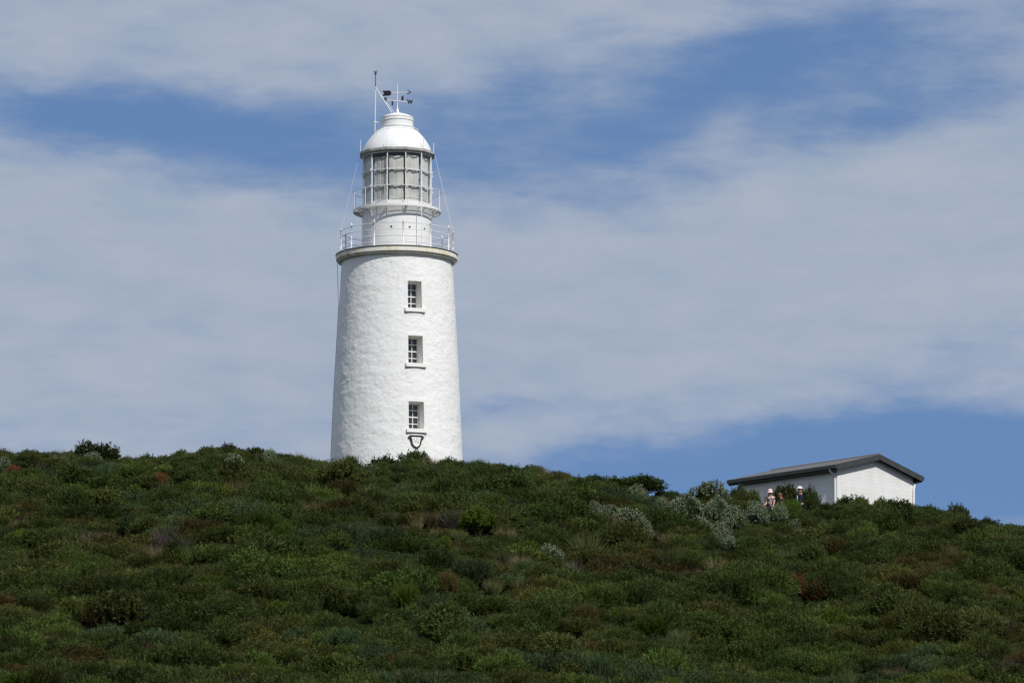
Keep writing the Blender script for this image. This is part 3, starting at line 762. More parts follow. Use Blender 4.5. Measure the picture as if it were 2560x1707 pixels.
        c.add(vs_, [(i * 24 + k, i * 24 + (k + 1) % 24, (i + 1) * 24 + (k + 1) % 24, (i + 1) * 24 + k) for i in range(7) for k in range(24)], True)
        c.build('sun_hat', look['hat_mat'], root)
    if look.get('glasses'):
        g = MB()
        for s in (1, -1): ball(g, hc + fx * .097 + Vector((0, .034 * s, 0)), (.010, .030, .022), 6)
        g.bar(hc + fx * .10 + Vector((0, .02, 0)), hc + fx * .10 - Vector((0, .02, 0)), .008, .008); g.build('sunglasses', MBLK, root)
    if look.get('shirt'):
        s = MB(); s.add([L(.142, y, z) for y, z in ((-.035, 1.40), (.035, 1.40), (.055, 1.15), (.075, .88), (-.075, .88), (-.055, 1.15))] + [L(.17, y, z) for y, z in ((-.03, 1.40), (.03, 1.40), (.05, 1.15), (.07, .88), (-.07, .88), (-.05, 1.15))],
              [(6, 7, 8, 11), (11, 8, 9, 10)] + [(i, (i + 1) % 6, 6 + (i + 1) % 6, 6 + i) for i in range(6)]); s.build('shirt_front', look['shirt'], root)
    return root
def path_spot(px, py, Y): p = at(px, py, Y); return p
PEOPLE = []
def put_person(px, py_top, Y, rz, label, look, tall=1.75):
    p = at(px, py_top, Y); gz = ground_z(p.x, Y)
    hgt = p.z - gz
    print('PERSON', px, 'needs height', round(hgt, 2))
    return make_person(label, (p.x, Y, gz - .02), rz, 1.0, look) if False else make_person(label, (p.x, Y, gz - .02), rz, max(.85, min(1.08, hgt / tall)), look)

# ------------------------------------------------------------------ heath plants
rng = np.random.default_rng(11)
def unit(a): return a / np.maximum(np.linalg.norm(a, axis=1, keepdims=True), 1e-6)
def leaf_quads(P, D, L, Wd, bend=None):
    n = len(P); s = unit(np.cross(D, rng.normal(size=(n, 3))))
    v = np.empty((n, 4, 3)); v[:, 0] = P; mid = P + D * (L * .5)[:, None]; v[:, 1] = mid + s * (Wd / 2)[:, None]; v[:, 2] = P + D * L[:, None]; v[:, 3] = mid - s * (Wd / 2)[:, None]
    if bend is not None: v[:, 2] += bend
    return v.reshape(-1, 3)
def mesh_from_quads(name, v, val, m):
    n = len(v) // 4
    me = bpy.data.meshes.new(name)
    me.vertices.add(len(v)); me.vertices.foreach_set('co', v.astype(np.float32).ravel())
    me.loops.add(len(v)); me.loops.foreach_set('vertex_index', np.arange(len(v), dtype=np.int32))
    me.polygons.add(n); me.polygons.foreach_set('loop_start', np.arange(0, len(v), 4, dtype=np.int32)); me.polygons.foreach_set('loop_total', np.full(n, 4, dtype=np.int32))
    me.update(calc_edges=True)
    a = me.attributes.new('tone', 'FLOAT', 'POINT'); a.data.foreach_set('value', np.repeat(val, 4).astype(np.float32))
    me.materials.append(m); return me
def shrub_leaves(lobes=7, rad=.62, hgt=.75, shoots=560, per=12, ll=.075, lw=.017, up=.45, sl=.16, open_=.75, low=-.15, flat=.8):
    """shoots spread over a cluster of lobes, each shoot ringed by leaves; returns leaf quads and a tone for each leaf"""
    lc = np.empty((lobes, 3)); lr = np.empty(lobes)
    for i in range(lobes):
        a = rng.uniform(0, 2 * PI); d = rad * .62 * math.sqrt(rng.uniform(0, 1)) * (0 if i == 0 else 1)
        lr[i] = rad * rng.uniform(.34, .55); lc[i] = (d * math.cos(a), d * math.sin(a), hgt * rng.uniform(.32, .66) * (1 - .35 * d / rad))
    pick = rng.choice(lobes, shoots, p=lr ** 2 / (lr ** 2).sum())
    z = rng.uniform(low, 1, shoots); a = rng.uniform(0, 2 * PI, shoots); rr = np.sqrt(1 - z * z)
    nrm = np.stack([rr * np.cos(a), rr * np.sin(a), z], 1)
    base = lc[pick] + nrm * (lr[pick] * rng.uniform(.84, 1.02, shoots))[:, None] * np.array([1, 1, flat])
    base[:, 2] = np.maximum(base[:, 2], .02)
    d = unit(nrm * (1 - up) + np.array([0, 0, up]) + rng.normal(scale=.22, size=(shoots, 3)))
    ln = sl * rng.uniform(.5, 1.5, shoots)
    t = np.tile(np.linspace(.05, 1, per), shoots); idx = np.repeat(np.arange(shoots), per)
    P = base[idx] + d[idx] * (t * ln[idx])[:, None]
    rad_dir = unit(np.cross(d[idx], rng.normal(size=(shoots * per, 3))))
    D = unit(d[idx] * (.45 + .7 * t[:, None]) + rad_dir * open_)
    n = len(P); L = ll * rng.uniform(.7, 1.3, n); Wd = lw * rng.uniform(.8, 1.25, n)
    tone = np.clip(.5 + rng.normal(scale=.24, size=shoots)[idx] + rng.normal(scale=.2, size=n), 0, 1)
    return leaf_quads(P, D, L, Wd), tone
def sedge_blades(n=420, rad=.30, hgt=.75, wd=.014):
    a = rng.uniform(0, 2 * PI, n); d = rad * np.sqrt(rng.uniform(0, 1, n)) * .6
    P = np.stack([d * np.cos(a), d * np.sin(a), np.zeros(n)], 1)
    a2 = a + rng.normal(scale=.5, size=n); ln = rng.uniform(.1, .55, n)
    D = unit(np.stack([ln * np.cos(a2), ln * np.sin(a2), np.ones(n)], 1)); L = hgt * rng.uniform(.5, 1.15, n)
    B = np.stack([np.cos(a2), np.sin(a2), -np.ones(n) * .5], 1) * (L * ln * .35)[:, None]
    lo = leaf_quads(P, D, L, np.full(n, wd), B)
    return lo, np.clip(.5 + rng.normal(scale=.2, size=n), 0, 1)
def twig_strands(n=260, rad=.5, hgt=.6, wd=.010):
    a = rng.uniform(0, 2 * PI, n); lean_ = rng.uniform(.1, 1.1, n)
    P = np.stack([rng.normal(scale=.08, size=n), rng.normal(scale=.08, size=n), rng.uniform(0, .3, n)], 1) + np.stack([np.cos(a), np.sin(a), a * 0], 1) * (rng.uniform(0, .5, n) * rad)[:, None]
    D = unit(np.stack([np.cos(a) * lean_, np.sin(a) * lean_, np.ones(n)], 1) + rng.normal(scale=.3, size=(n, 3)))
    return leaf_quads(P, D, hgt * rng.uniform(.3, .9, n), np.full(n, wd)), np.clip(.5 + rng.normal(scale=.2, size=n), 0, 1)
def flower_heads(v, frac, size):
    """small pale heads set at the outermost leaf tips"""
    q = v.reshape(-1, 4, 3); tip = q[:, 2]; c = tip.mean(0); sc_ = (tip - c) / np.array([.6, .6, .5]); r = np.linalg.norm(sc_, axis=1) + .45 * sc_[:, 2]
    k = np.argsort(-r)[: int(len(tip) * frac)]; k = k[rng.uniform(size=len(k)) < .55]
    t = tip[k]; n = len(t); out = []
    for _ in range(2):
        D = unit(rng.normal(size=(n, 3)) + np.array([0, 0, .3])); s_ = np.full(n, size) * rng.uniform(.7, 1.3, n)
        out.append(leaf_quads(t - D * (s_ / 2)[:, None], D, s_, s_ * .9))
    vv = np.concatenate(out); return vv, np.clip(.5 + rng.normal(scale=.2, size=len(vv) // 4), 0, 1)

def leaf_mat(name, a, b, trans=.25, rough=.6, spec=.12, hv=.40):
    m = bpy.data.materials.new(name); m.use_nodes = True; nt = m.node_tree; p = nt.nodes['Principled BSDF']; out = nt.nodes['Material Output']
    at_ = N(nt, 'ShaderNodeAttribute', attribute_name='tone'); oi = N(nt, 'ShaderNodeObjectInfo')
    c = mixc(nt, at_.outputs['Fac'], a, b)  # light-to-dark leaf range widened, painting sun sparkle into the leaf colour
    # each plant has its own shade of green
    hs_ = N(nt, 'ShaderNodeHueSaturation'); nt.links.new(c, hs_.inputs['Color'])
    mr1 = N(nt, 'ShaderNodeMapRange'); nt.links.new(oi.outputs['Random'], mr1.inputs[0]); mr1.inputs[3].default_value = 1 - hv; mr1.inputs[4].default_value = 1 + hv; nt.links.new(mr1.outputs[0], hs_.inputs['Value'])
    fr = N(nt, 'ShaderNodeMath', operation='FRACT'); mu = N(nt, 'ShaderNodeMath', operation='MULTIPLY'); mu.inputs[1].default_value = 17.3; nt.links.new(oi.outputs['Random'], mu.inputs[0]); nt.links.new(mu.outputs[0], fr.inputs[0])
    mr2 = N(nt, 'ShaderNodeMapRange'); nt.links.new(fr.outputs[0], mr2.inputs[0]); mr2.inputs[3].default_value = .477; mr2.inputs[4].default_value = .517; nt.links.new(mr2.outputs[0], hs_.inputs['Hue'])
    col = hs_.outputs[0]; nt.links.new(col, p.inputs['Base Color']); p.inputs['Roughness'].default_value = rough; p.inputs['Specular IOR Level'].default_value = spec
    tr = N(nt, 'ShaderNodeBsdfTranslucent'); nt.links.new(col, tr.inputs[0]); mx = N(nt, 'ShaderNodeMixShader'); mx.inputs[0].default_value = trans
    nt.links.new(p.outputs[0], mx.inputs[1]); nt.links.new(tr.outputs[0], mx.inputs[2]); nt.links.new(mx.outputs[0], out.inputs[0]); return m
LM = {
    'dark':  leaf_mat('dark_green_leaf', (.022, .034, .008), (.078, .100, .023)),
    'mid':   leaf_mat('mid_green_leaf', (.031, .049, .009), (.102, .138, .029)),
    'olive': leaf_mat('olive_leaf', (.036, .044, .010), (.106, .114, .028)),
    'blue':  leaf_mat('blue_green_leaf', (.027, .046, .017), (.084, .118, .046)),
    'lime':  leaf_mat('lime_leaf', (.040, .066, .008), (.092, .135, .016)),
    'bronze': leaf_mat('bronze_leaf', (.048, .042, .012), (.100, .078, .022)),
    'rust':  leaf_mat('rust_dead_leaf', (.080, .040, .018), (.18, .082, .036), trans=.1),
    'silver': leaf_mat('silver_leaf', (.040, .058, .026), (.090, .118, .062)),
    'head':  leaf_mat('pale_flower_head', (.13, .17, .095), (.235, .28, .18), trans=.1, hv=.12),
    'straw': leaf_mat('straw_blade', (.10, .082, .036), (.20, .165, .085), trans=.15),
    'sedge': leaf_mat('green_sedge_blade', (.055, .075, .026), (.105, .125, .050)),
    'twig':  leaf_mat('purple_grey_twig', (.045, .036, .032), (.095, .076, .070), trans=0),
    'bark':  mat('shrub_bark', (.07, .052, .038), .9, .1),
}
FORMS = {}
def reg(key, fn, mats, variants):
    for i in range(variants):
        v, t = fn()
        for mk in mats: FORMS.setdefault((key, mk), []).append(mesh_from_quads(key + '_foliage', v, t, LM[mk]))
fine = lambda: shrub_leaves(lobes=8, rad=.66, shoots=620, per=11, ll=.078, lw=.017, up=.50, sl=.15, open_=.55)
broad = lambda: shrub_leaves(lobes=6, rad=.60, hgt=.85, shoots=380, per=13, ll=.085, lw=.028, up=.48, sl=.16, open_=.95)
low = lambda: shrub_leaves(lobes=10, rad=.75, hgt=.48, shoots=620, per=10, ll=.075, lw=.020, up=.40, sl=.13, open_=.7, flat=.75)
reg('fine', fine, ('dark', 'mid', 'olive', 'blue', 'lime', 'bronze', 'rust'), 3)
reg('broad', broad, ('dark', 'mid', 'olive', 'lime'), 3)
reg('low', low, ('dark', 'mid', 'olive', 'blue', 'bronze'), 2)
reg('sedge', sedge_blades, ('straw', 'sedge'), 2)
reg('twig', twig_strands, ('twig',), 2)
SIL = []
for i in range(3):
    v, t = shrub_leaves(lobes=9, rad=.62, hgt=.62, shoots=520, per=11, ll=.07, lw=.020, up=.4, sl=.10, open_=.9)
    hv_, ht_ = flower_heads(v, .34, .048)
    SIL.append((mesh_from_quads('silver_foliage', v, t, LM['silver']), mesh_from_quads('flower_heads', hv_, ht_, LM['head'])))

# scatter: prototypes live outside the scene, the scrub object instances them
proto = bpy.data.collections.new('heath_prototypes'); order = []
for key, lst in sorted(FORMS.items()):
    for me in lst:
        o = bpy.data.objects.new('heath_%03d' % len(order), me); proto.objects.link(o); order.append(key)
IDX = {}
for i, k in enumerate(order): IDX.setdefault(k, []).append(i)
def scatter(name, pts, label, cat):
    me = bpy.data.meshes.new(name); me.from_pydata([p[0] for p in pts], [], [])
    for nm, ty, vals in (('idx', 'INT', [p[1] for p in pts]),):
        a = me.attributes.new(nm, ty, 'POINT'); a.data.foreach_set('value', vals)
    for nm, k in (('rot', 2), ('scl', 3)):
        a = me.attributes.new(nm, 'FLOAT_VECTOR', 'POINT'); a.data.foreach_set('vector', np.array([p[k] for p in pts], dtype=np.float32).ravel())
    o = link(bpy.data.objects.new(name, me))
    ng = bpy.data.node_groups.new(name + '_nodes', 'GeometryNodeTree')
    ng.interface.new_socket('Geometry', in_out='INPUT', socket_type='NodeSocketGeometry'); ng.interface.new_socket('Geometry', in_out='OUTPUT', socket_type='NodeSocketGeometry')
    gi = ng.nodes.new('NodeGroupInput'); go = ng.nodes.new('NodeGroupOutput'); ip = ng.nodes.new('GeometryNodeInstanceOnPoints')
    ci = ng.nodes.new('GeometryNodeCollectionInfo'); ci.inputs['Collection'].default_value = proto; ci.inputs['Separate Children'].default_value = True; ci.inputs['Reset Children'].default_value = True
    def na(nm, ty):
        n = ng.nodes.new('GeometryNodeInputNamedAttribute'); n.data_type = ty; n.inputs['Name'].default_value = nm; return n.outputs[0]
    ng.links.new(gi.outputs[0], ip.inputs['Points']); ng.links.new(ci.outputs[0], ip.inputs['Instance']); ip.inputs['Pick Instance'].default_value = True
    ng.links.new(na('idx', 'INT'), ip.inputs['Instance Index']); ng.links.new(na('rot', 'FLOAT_VECTOR'), ip.inputs['Rotation']); ng.links.new(na('scl', 'FLOAT_VECTOR'), ip.inputs['Scale'])
    ng.links.new(ip.outputs[0], go.inputs[0])
    md = o.modifiers.new('scatter', 'NODES'); md.node_group = ng
    tag(o, label, cat, kind='stuff'); return o

# ---- single plants one can pick out: px, py of the middle of the crown, width in px, kind, label
def ground_hit(px, py, raise_=0.):
    """where the sight line through (px, py), lowered by the plant's height, meets the hill"""
    lo = None; Y = -85.
    while Y < 6:
        p = at(px, py, Y)
        if p.z - raise_ <= ground_z(p.x, Y): return p.x, Y
        Y += .15
    return None
LOWN = []
RES = []                                                        # (x, y, radius) kept free of scrub
def plant(name, px, py, wpx, kind, label, cat, Y=None, hs_=1., group=None, top=None):
    kmap = {'silver': ('silver', None), 'lime': ('fine', 'lime'), 'limeb': ('broad', 'lime'), 'rust': ('fine', 'rust'), 'dark': ('broad', 'dark'), 'darkf': ('fine', 'dark'), 'mid': ('broad', 'mid'),
            'midf': ('fine', 'mid'), 'bronze': ('fine', 'bronze'), 'straw': ('sedge', 'straw'), 'sedge': ('sedge', 'sedge'), 'twig': ('twig', 'twig'), 'olive': ('broad', 'olive'), 'blue': ('fine', 'blue')}
    form, mk = kmap[kind]
    if Y is None:
        g = ground_hit(px, py, .45) or (at(px, py, YC).x, YC)
        x, Y = g
    else: x = at(px, py, Y).x
    if hs_ == 1.: hs_ = None
    m_ = (at(px + 1, py, Y) - at(px, py, Y)).x
    width = wpx * m_; base = {'silver': 1.35, 'fine': 1.2, 'broad': 1.1, 'sedge': .95, 'twig': .95}[form]
    s = width / base; z = ground_z(x, Y) - .05
    if top: hs_ = (at(px, top, Y).z - z) / (s * {'silver': .66, 'fine': .80, 'broad': .86}[form])
    if form == 'silver' and not top: s *= 1.18; hs_ = 1.35 if wpx > 60 else 1.85
    if hs_ is None: hs_ = max(1., min(1.8, {'sedge': .8, 'twig': .9}.get(form, 1.12) / (s * {'silver': .60, 'fine': .72, 'broad': .78, 'sedge': .7, 'twig': .6}[form])))
    root = empty(name, (x, Y, z), rng.uniform(0, 6.28))
    tag(root, label, cat, group)
    root.scale = (s, s, s * hs_)
    if form == 'silver':
        a, b = SIL[int(rng.integers(3))]
        fo = link(bpy.data.objects.new('foliage', a), root); link(bpy.data.objects.new('flower_heads', b), root)
    else:
        lst = FORMS[(form, mk)]; fo = link(bpy.data.objects.new('blades' if form == 'sedge' else ('twigs' if form == 'twig' else 'foliage'), lst[int(rng.integers(len(lst)))]), root)
    if form in ('silver', 'fine', 'broad'):
        stm = MB()
        for k in range(5):
            a = rng.uniform(0, 6.28); r0 = .03
            stm.tube([(r0 * math.cos(a), r0 * math.sin(a), -.05), (.12 * math.cos(a), .12 * math.sin(a), .2), (.30 * math.cos(a + .3), .30 * math.sin(a + .3), .46)], [.022, .016, .006], 5)
        stm.build('branches', LM['bark'], root)
    RES.append((x, Y, width * .42))
    if kind == 'silver' or top or wpx < 50 or kind == 'rust': LOWN.append((x, Y, width * .44))
    return root
exec_plants = []
D_ = plant
D_('round_bush', 256, 1132, 112, 'dark', 'round dark green bush rising above the skyline, farthest left of the lighthouse', 'bush', top=1097, Y=-8.6)
D_('daisy_bush', 234, 1150, 62, 'silver', 'silver-grey bush tucked under the round dark bush on the left skyline', 'bush', Y=-10.2)
D_('wide_bush', 1572, 1222, 150, 'dark', 'wide dark bush standing up on the skyline between the lighthouse and the white building', 'bush', top=1177, Y=-8.8)
SILV = [(1772, 1252, 92, 'largest silver-topped dome bush on the slope left of the people'), (1655, 1270, 48, 'small silver bush at the left tip of the pale cluster below the skyline dip'),
        (1712, 1280, 84, 'wide silver bush beside the largest pale dome, on its left'), (1792, 1284, 60, 'silver bush directly below the largest pale dome'),
        (1880, 1266, 62, 'silver bush just left of the pink-hatted person'), (1884, 1292, 66, 'low silver bush below the pink-hatted person'), (1834, 1306, 60, 'silver bush in the middle of the pale cluster, beside a red-brown patch'),
        (1747, 1326, 56, 'silver bush standing alone lower down the pale cluster'), (1800, 1342, 56, 'silver bush next to the lone one, lower right'), (1826, 1362, 46, 'lowest silver bush of the pale cluster'),
        (1953, 1294, 52, 'silver bush below the people, farthest right of the pale cluster'), (1990, 1308, 34, 'tiny silver bush at the right end of the pale cluster'),
        (1520, 1288, 66, 'silver-grey bush at the top of the ragged pale patch below the skyline dark bush'), (1570, 1304, 76, 'broad silver-grey bush in the middle of the ragged pale patch'), (1604, 1326, 52, 'silver-grey bush at the lower right of the ragged pale patch'),
        (1486, 1268, 40, 'small grey bush just above the ragged pale patch on the slope'), (1592, 1242, 50, 'faint grey-green bush just under the wide dark skyline bush'),
        (585, 1156, 44, 'silver speckled bush near the skyline left of the tower'),
        (676, 1146, 44, 'silver speckled bush closest to the tower on the left skyline'), (1378, 1398, 60, 'silver bush alone on the middle slope right below the tower'), (10, 1166, 44, 'silver bush at the left edge of the hill near the skyline')]
D_('grey_bush', 336, 1326, 72, 'blue', 'dull grey-green bush above the straw grass on the left slope', 'bush')
for px, py, wd, lb in SILV: D_('daisy_bush', px, py, wd, 'silver', lb, 'bush', group='silver daisy bushes')
LIME = [(655, 1326, 104, 'lime', 'bright lime green bush on the slope left below the tower'), (715, 1342, 60, 'lime', 'smaller lime green bush touching the bright one on its right'), (1196, 1316, 86, 'limeb', 'leafy bright green bush on the slope below the tower right edge'), (57, 1362, 60, 'lime', 'lime green bush low at the left edge of the hill'),
        (1969, 1276, 74, 'lime', 'yellow-green bush right below the people'), (1112, 1370, 44, 'limeb', 'small bright green bush below the leafy one'), (1010, 1502, 70, 'lime', 'yellow-green bush low on the slope below the tower'),
        (1620, 1582, 96, 'lime', 'yellow-green bush beside the rusty patch near the bottom'), (1540, 1543, 40, 'limeb', 'small vivid green bush right of the rusty patch'), (2088, 1570, 66, 'limeb', 'vivid green bush below the red-brown dead bush'), (470, 1240, 60, 'lime', 'yellowish green bush high on the left slope')]
for px, py, wd, k, lb in LIME: D_('green_bush', px, py, wd, k, lb, 'bush')
RUST = [(1988, 1484, 84, 'rust', 'red-brown dead bush on the right slope, left half of the rusty pair'), (2040, 1496, 72, 'rust', 'red-brown dead bush on the right slope, right half of the rusty pair'), (34, 1180, 40, 'rust', 'rusty dead bush at the left edge below the skyline'), (402, 1200, 42, 'rust', 'rusty dead bush high on the left slope'),
        (1470, 1560, 74, 'bronze', 'bronze-orange bush low on the slope between green ones'),         (1115, 1475, 66, 'bronze', 'bronze brown bush low on the slope below the tower'), (2100, 1385, 84, 'bronze', 'bronze brown bush on the right slope below the white building'), (230, 1560, 90, 'bronze', 'dark bronze bush near the bottom left corner'), (1240, 1460, 44, 'bronze', 'small bronze bush on the lower middle slope')]
for px, py, wd, k, lb in RUST: D_('dead_bush' if k == 'rust' else 'bronze_bush', px, py, wd, k, lb, 'bush')
GRAS = [(340, 1380, 60, 'straw', 'straw-coloured grass tussock on the left slope below the dull grey-green bush'), (390, 1386, 52, 'straw', 'pale dry tussock right beside the straw one'), (1075, 1296, 46, 'straw', 'straw-coloured tussock on the slope straight below the tower'), (1040, 1304, 50, 'straw', 'dry tussock left of the one straight below the tower'),
        (470, 1378, 56, 'sedge', 'green-gold grass tussock right of the pale dry ones'), (1468, 1520, 70, 'sedge', 'tall green-gold tussock above the bronze-orange bush'), (2545, 1630, 56, 'straw', 'pale dry tussock at the lower right edge'), (370, 1620, 40, 'straw', 'pale thin tussock near the bottom left')]
for px, py, wd, k, lb in GRAS: D_('grass_tussock', px, py, wd, k, lb, 'grass tussock')
TW = [(250, 1358, 80, 'purple-grey leafless shrub on the left slope'), (398, 1352, 50, 'purple-grey leafless shrub above the pale dry tussock'), (1130, 1296, 80, 'grey leafless shrub right of the straw tussock below the tower'), (490, 1400, 50, 'small grey leafless shrub below the green-gold tussock'), (1440, 1428, 70, 'grey-brown leafless shrub on the middle slope')]
for px, py, wd, lb in TW: D_('bare_shrub', px, py, wd, 'twig', lb, 'shrub')
HB = [(1846, 1238, 56, 'olive', -6.6, 1219, 'upright olive bush against the left end of the white building'), (1882, 1246, 50, 'dark', -6.5, 1226, 'dark bush against the white wall left of the people'),
      (1966, 1240, 92, 'olive', -6.5, 1214, 'large rounded bush between the people against the white wall'), (2022, 1244, 56, 'dark', -6.4, 1223, 'dark bush right behind the white-capped person'),
      (2118, 1262, 70, 'dark', -6.0, 1243, 'dark spiky bush in front of the building corner downpipe'), (2150, 1264, 60, 'mid', -6.6, 1243, 'green bush in front of the gable wall, left'), (2206, 1262, 56, 'dark', -6.0, 1239, 'tall spiky bush in front of the middle of the gable wall'),
      (2390, 1288, 70, 'dark', -7.0, 1264, 'dark bush on the skyline right of the white building'), (2474, 1302, 60, 'dark', -7.4, 1290, 'tufted bush on the skyline nearest the right edge')]
for px, py, wd, k, Y, tp_, lb in HB: D_('leafy_bush', px, py, wd, k, lb, 'bush', Y=Y, top=tp_)
TB = [(870, 1156, 76, 'darkf', -5.5, 1138, 'spiky dark bush hiding the left foot of the tower'), (960, 1160, 90, 'dark', -6.0, 1143, 'dark bush in front of the tower, left of the date shield'), (1042, 1156, 90, 'dark', -5.6, 1128, 'tall dark bush in front of the tower under the date shield'), (1122, 1162, 80, 'dark', -6.2, 1141, 'dark bush hiding the right foot of the tower')]
for px, py, wd, k, Y, tp_, lb in TB: D_('leafy_bush', px, py, wd, k, lb, 'bush', Y=Y, top=tp_)

MNAVY = mat('navy_jacket', (.012, .014, .028), .7, .2); MWHT = mat('white_cap_cloth', (.82, .82, .82), .8, .1); MPINK = mat('pink_hat_cloth', (.80, .58, .55), .85, .1)
MFLO = mat('floral_top', (.5, .45, .4), .8, .1, b_floral); MHAIR = mat('dark_brown_hair', (.04, .024, .016), .6, .3); MHAIR2 = mat('brown_hair', (.13, .06, .035), .6, .3)
MJEAN = mat('dark_trousers', (.03, .035, .05), .8, .1); MSHIRT = mat('pale_blue_shirt', (.50, .60, .68), .8, .1); MPLUM = mat('dark_plum_top', (.045, .03, .04), .8, .1)
put_person(2003, 1217, -7.3, R(188), 'person in a white cap and open navy jacket walking left past the white building',
           dict(skin=MSKIN, hair=MHAIR, top=MNAVY, top_name='jacket', legs=MJEAN, long_sleeves=True, hat='cap', hat_mat=MWHT, shirt=MSHIRT, arms=((.18, .35), (.05, .3)), stride=.2, lean=.05))
put_person(1928, 1225, -7.4, R(232), 'person in a pink sun hat, sunglasses and floral top among the bushes',
           dict(skin=MSKINP, hair=MHAIR, top=MFLO, top_name='blouse', legs=MJEAN, hat='bucket', hat_mat=MPINK, glasses=True, arms=((.05, .35), (.15, .7)), stride=.08, lean=.08))
put_person(1961, 1240, -7.5, R(205), 'brown-haired person bending low between the two in hats',
           dict(skin=MSKIN, hair=MHAIR2, long=True, top=MPLUM, top_name='blouse', legs=MJEAN, arms=((.1, .2), (.2, .3)), stride=.08, lean=.35), tall=1.66)
PPL = [(at(2003, 1240, -7.3).x, -7.3), (at(1928, 1240, -7.4).x, -7.4), (at(1961, 1240, -7.5).x, -7.5)]

# ---- the scrub itself
ch, sh_ = math.cos(R(43)), math.sin(R(43))
def blocked(x, y):
    if (x - TX) ** 2 + y * y < 3.35 ** 2: return True
    dx, dy = x - HC.x, y - YH; lx = dx * ch + dy * sh_; ly = -dx * sh_ + dy * ch
    if -.7 < lx < W_ + .7 and -.7 < ly < L_ + .7: return True
    for px_, py_ in PPL:
        if abs(x - px_) < .55 and -.6 < y - py_ < .6: return True
    return False
PATCH = []
for px, py, rr, kd in ((1100, 1300, 100, 'grey'), (1470, 1420, 120, 'brown'), (255, 1362, 90, 'grey'), (430, 1350, 70, 'grey'), (500, 1340, 50, 'grey'), (2210, 1475, 100, 'brown'), (2350, 1440, 130, 'brown'),
                       (2510, 1580, 90, 'grey'), (1590, 1390, 120, 'brown'), (440, 1570, 170, 'dark'), (1660, 1490, 110, 'dark'), (2175, 1300, 120, 'dark'), (1960, 1370, 130, 'dark'), (1050, 1200, 70, 'dark'), (2110, 1530, 100, 'dark'),
                       (1260, 1470, 120, 'brown'), (880, 1250, 70, 'brown'), (120, 1430, 120, 'olive'), (760, 1420, 150, 'green'), (1000, 1590, 140, 'dark'), (1850, 1640, 150, 'green'), (2330, 1580, 100, 'olive'), (700, 1650, 140, 'olive'), (1300, 1640, 130, 'olive'), (560, 1210, 90, 'olive'), (180, 1240, 90, 'green')):
    g = ground_hit(px, py, .5)
    if g: PATCH.append((g[0], g[1], rr * .0165, rr * .0165 * 2.4, kd))
PK = {'grey': [('twig', 'twig'), ('twig', 'twig'), ('low', 'bronze'), ('low', 'olive')], 'brown': [('fine', 'bronze'), ('low', 'bronze'), ('fine', 'olive'), ('low', 'olive'), ('sedge', 'sedge')], 'dark': [('broad', 'dark'), ('fine', 'dark'), ('fine', 'dark')],
      'olive': [('fine', 'olive'), ('low', 'olive'), ('broad', 'olive'), ('fine', 'mid')], 'green': [('fine', 'mid'), ('broad', 'mid'), ('low', 'mid')]}
pts_s, pts_g = [], []
r_ = random.Random(3)
def nz(x, y, s, o): return mnoise.fractal((x / s + o, y / s * .8 - o, o * .37), 1.0, 2.0, 3)
step = .74
y = -92.
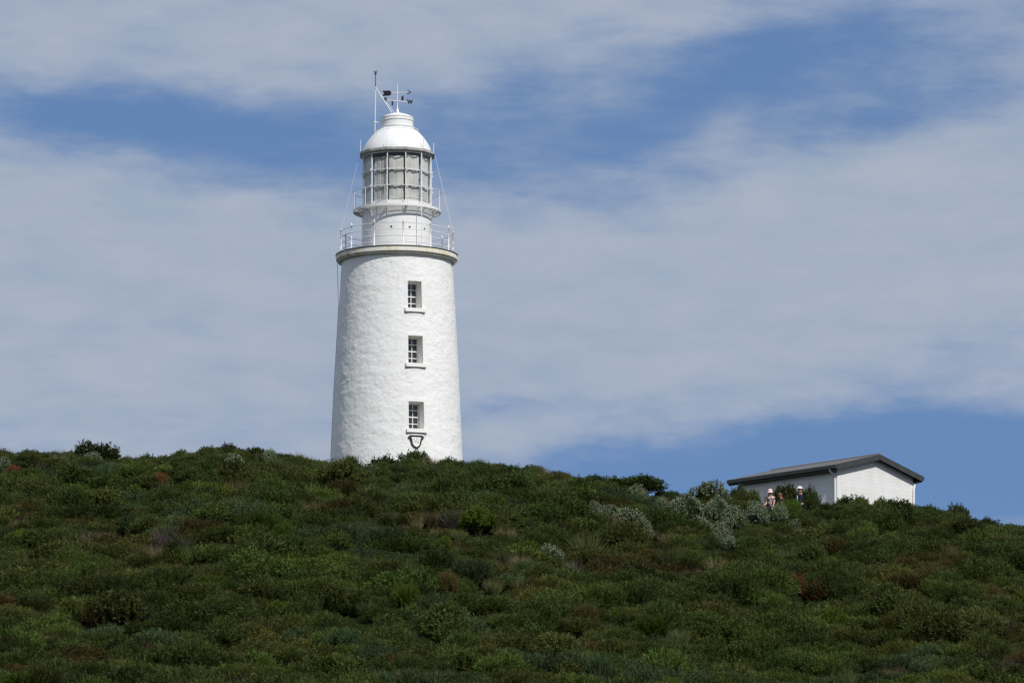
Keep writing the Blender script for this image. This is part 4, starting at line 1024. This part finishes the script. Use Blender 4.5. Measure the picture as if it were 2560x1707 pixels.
while y < 9:
    x = -36.
    while x < 36:
        px_, py_ = x + r_.uniform(-.42, .42), y + r_.uniform(-.42, .42); x += step
        if blocked(px_, py_): continue
        if any((px_ - a) ** 2 + (py_ - b) ** 2 < c * c for a, b, c in RES): continue
        gz = ground_z(px_, py_)
        a, b, c = nz(px_, py_, 5.5, 1.3), nz(px_, py_, 3.0, 7.7), nz(px_, py_, 8.0, 4.1); u = r_.random()
        d = nz(px_, py_, 2.2, 12.9)
        if b > .46 and u < .6: key = ('twig', 'twig') if c > .1 or u < .3 else ('fine', 'bronze')
        elif c < -.42 and u < .6: key = ('fine', 'olive') if u < .3 else ('low', 'olive')
        elif a > .30: key = ('low', 'blue') if u < .45 else (('fine', 'blue') if u < .75 else ('fine', 'mid'))
        elif a > .0: key = ('fine', 'mid') if u < .45 else (('broad', 'mid') if u < .7 else ('fine', 'dark'))
        elif a > -.3: key = ('fine', 'dark') if u < .45 else (('broad', 'dark') if u < .75 else ('low', 'dark'))
        else: key = ('low', 'olive') if u < .35 else (('fine', 'dark') if u < .7 else ('low', 'mid'))
        v = r_.random()
        if v < .008: key = ('fine', 'lime')
        elif v < .04: key = ('low', 'bronze')
        elif v < .065: key = ('twig', 'twig')
        for (qx, qy, ra, rb, kd) in PATCH:
            if ((px_ - qx) / ra) ** 2 + ((py_ - qy) / rb) ** 2 < r_.uniform(.5, 1.1) and r_.random() < .85: key = r_.choice(PK[kd])
        s = r_.uniform(.75, 1.35) * (1 + .45 * d)
        if r_.random() < .10: s *= 1.3
        near = -8 < py_ - YC < 4.5
        if near or py_ > YC: s = min(s, .92)
        if near and r_.random() < .4: key = ('broad', 'dark' if u < .6 else 'mid')
        if any(abs(px_ - a) < c + .3 and -.2 < b - py_ < 3.0 for a, b, c in LOWN): s = min(s, .50)
        elif any(abs(px_ - a) < c + .2 and -.2 < b - py_ < 1.5 for a, b, c in RES): s = min(s, .85)
        elif any(abs(px_ - a) < .8 and 0 < b - py_ < 3 for a, b in PPL): s = min(s, .85)
        s = min(s, 1.75)
        hz = r_.uniform(.75, 1.15)
        i = r_.choice(IDX[key])
        pts_s.append(((px_, py_, gz - .06), i, (r_.uniform(-.12, .12), r_.uniform(-.12, .12), r_.uniform(0, 6.28)), (s, s, s * hz)))
        if r_.random() < (.36 if b < .1 else .6):
            k2 = ('sedge', 'straw') if (b > .15 and r_.random() < .55) or r_.random() < .06 else ('sedge', 'sedge')
            q = r_.uniform(.5, 1.0)
            pts_g.append(((px_ + r_.uniform(-.4, .4), py_ + r_.uniform(-.4, .4), gz - .02), r_.choice(IDX[k2]), (0, 0, r_.uniform(0, 6.28)), (q, q, q * r_.uniform(.8, 1.3))))
    y += step
pts_g = [p for p in pts_g if not blocked(p[0][0], p[0][1])]
scatter('heath_scrub', pts_s, 'dense dark green coastal heath scrub covering the whole hillside below the lighthouse', 'scrub')
scatter('heath_grass', pts_g, 'thin sedge and dry grass growing between the heath shrubs', 'grass')
print('SCRUB', len(pts_s), len(pts_g))
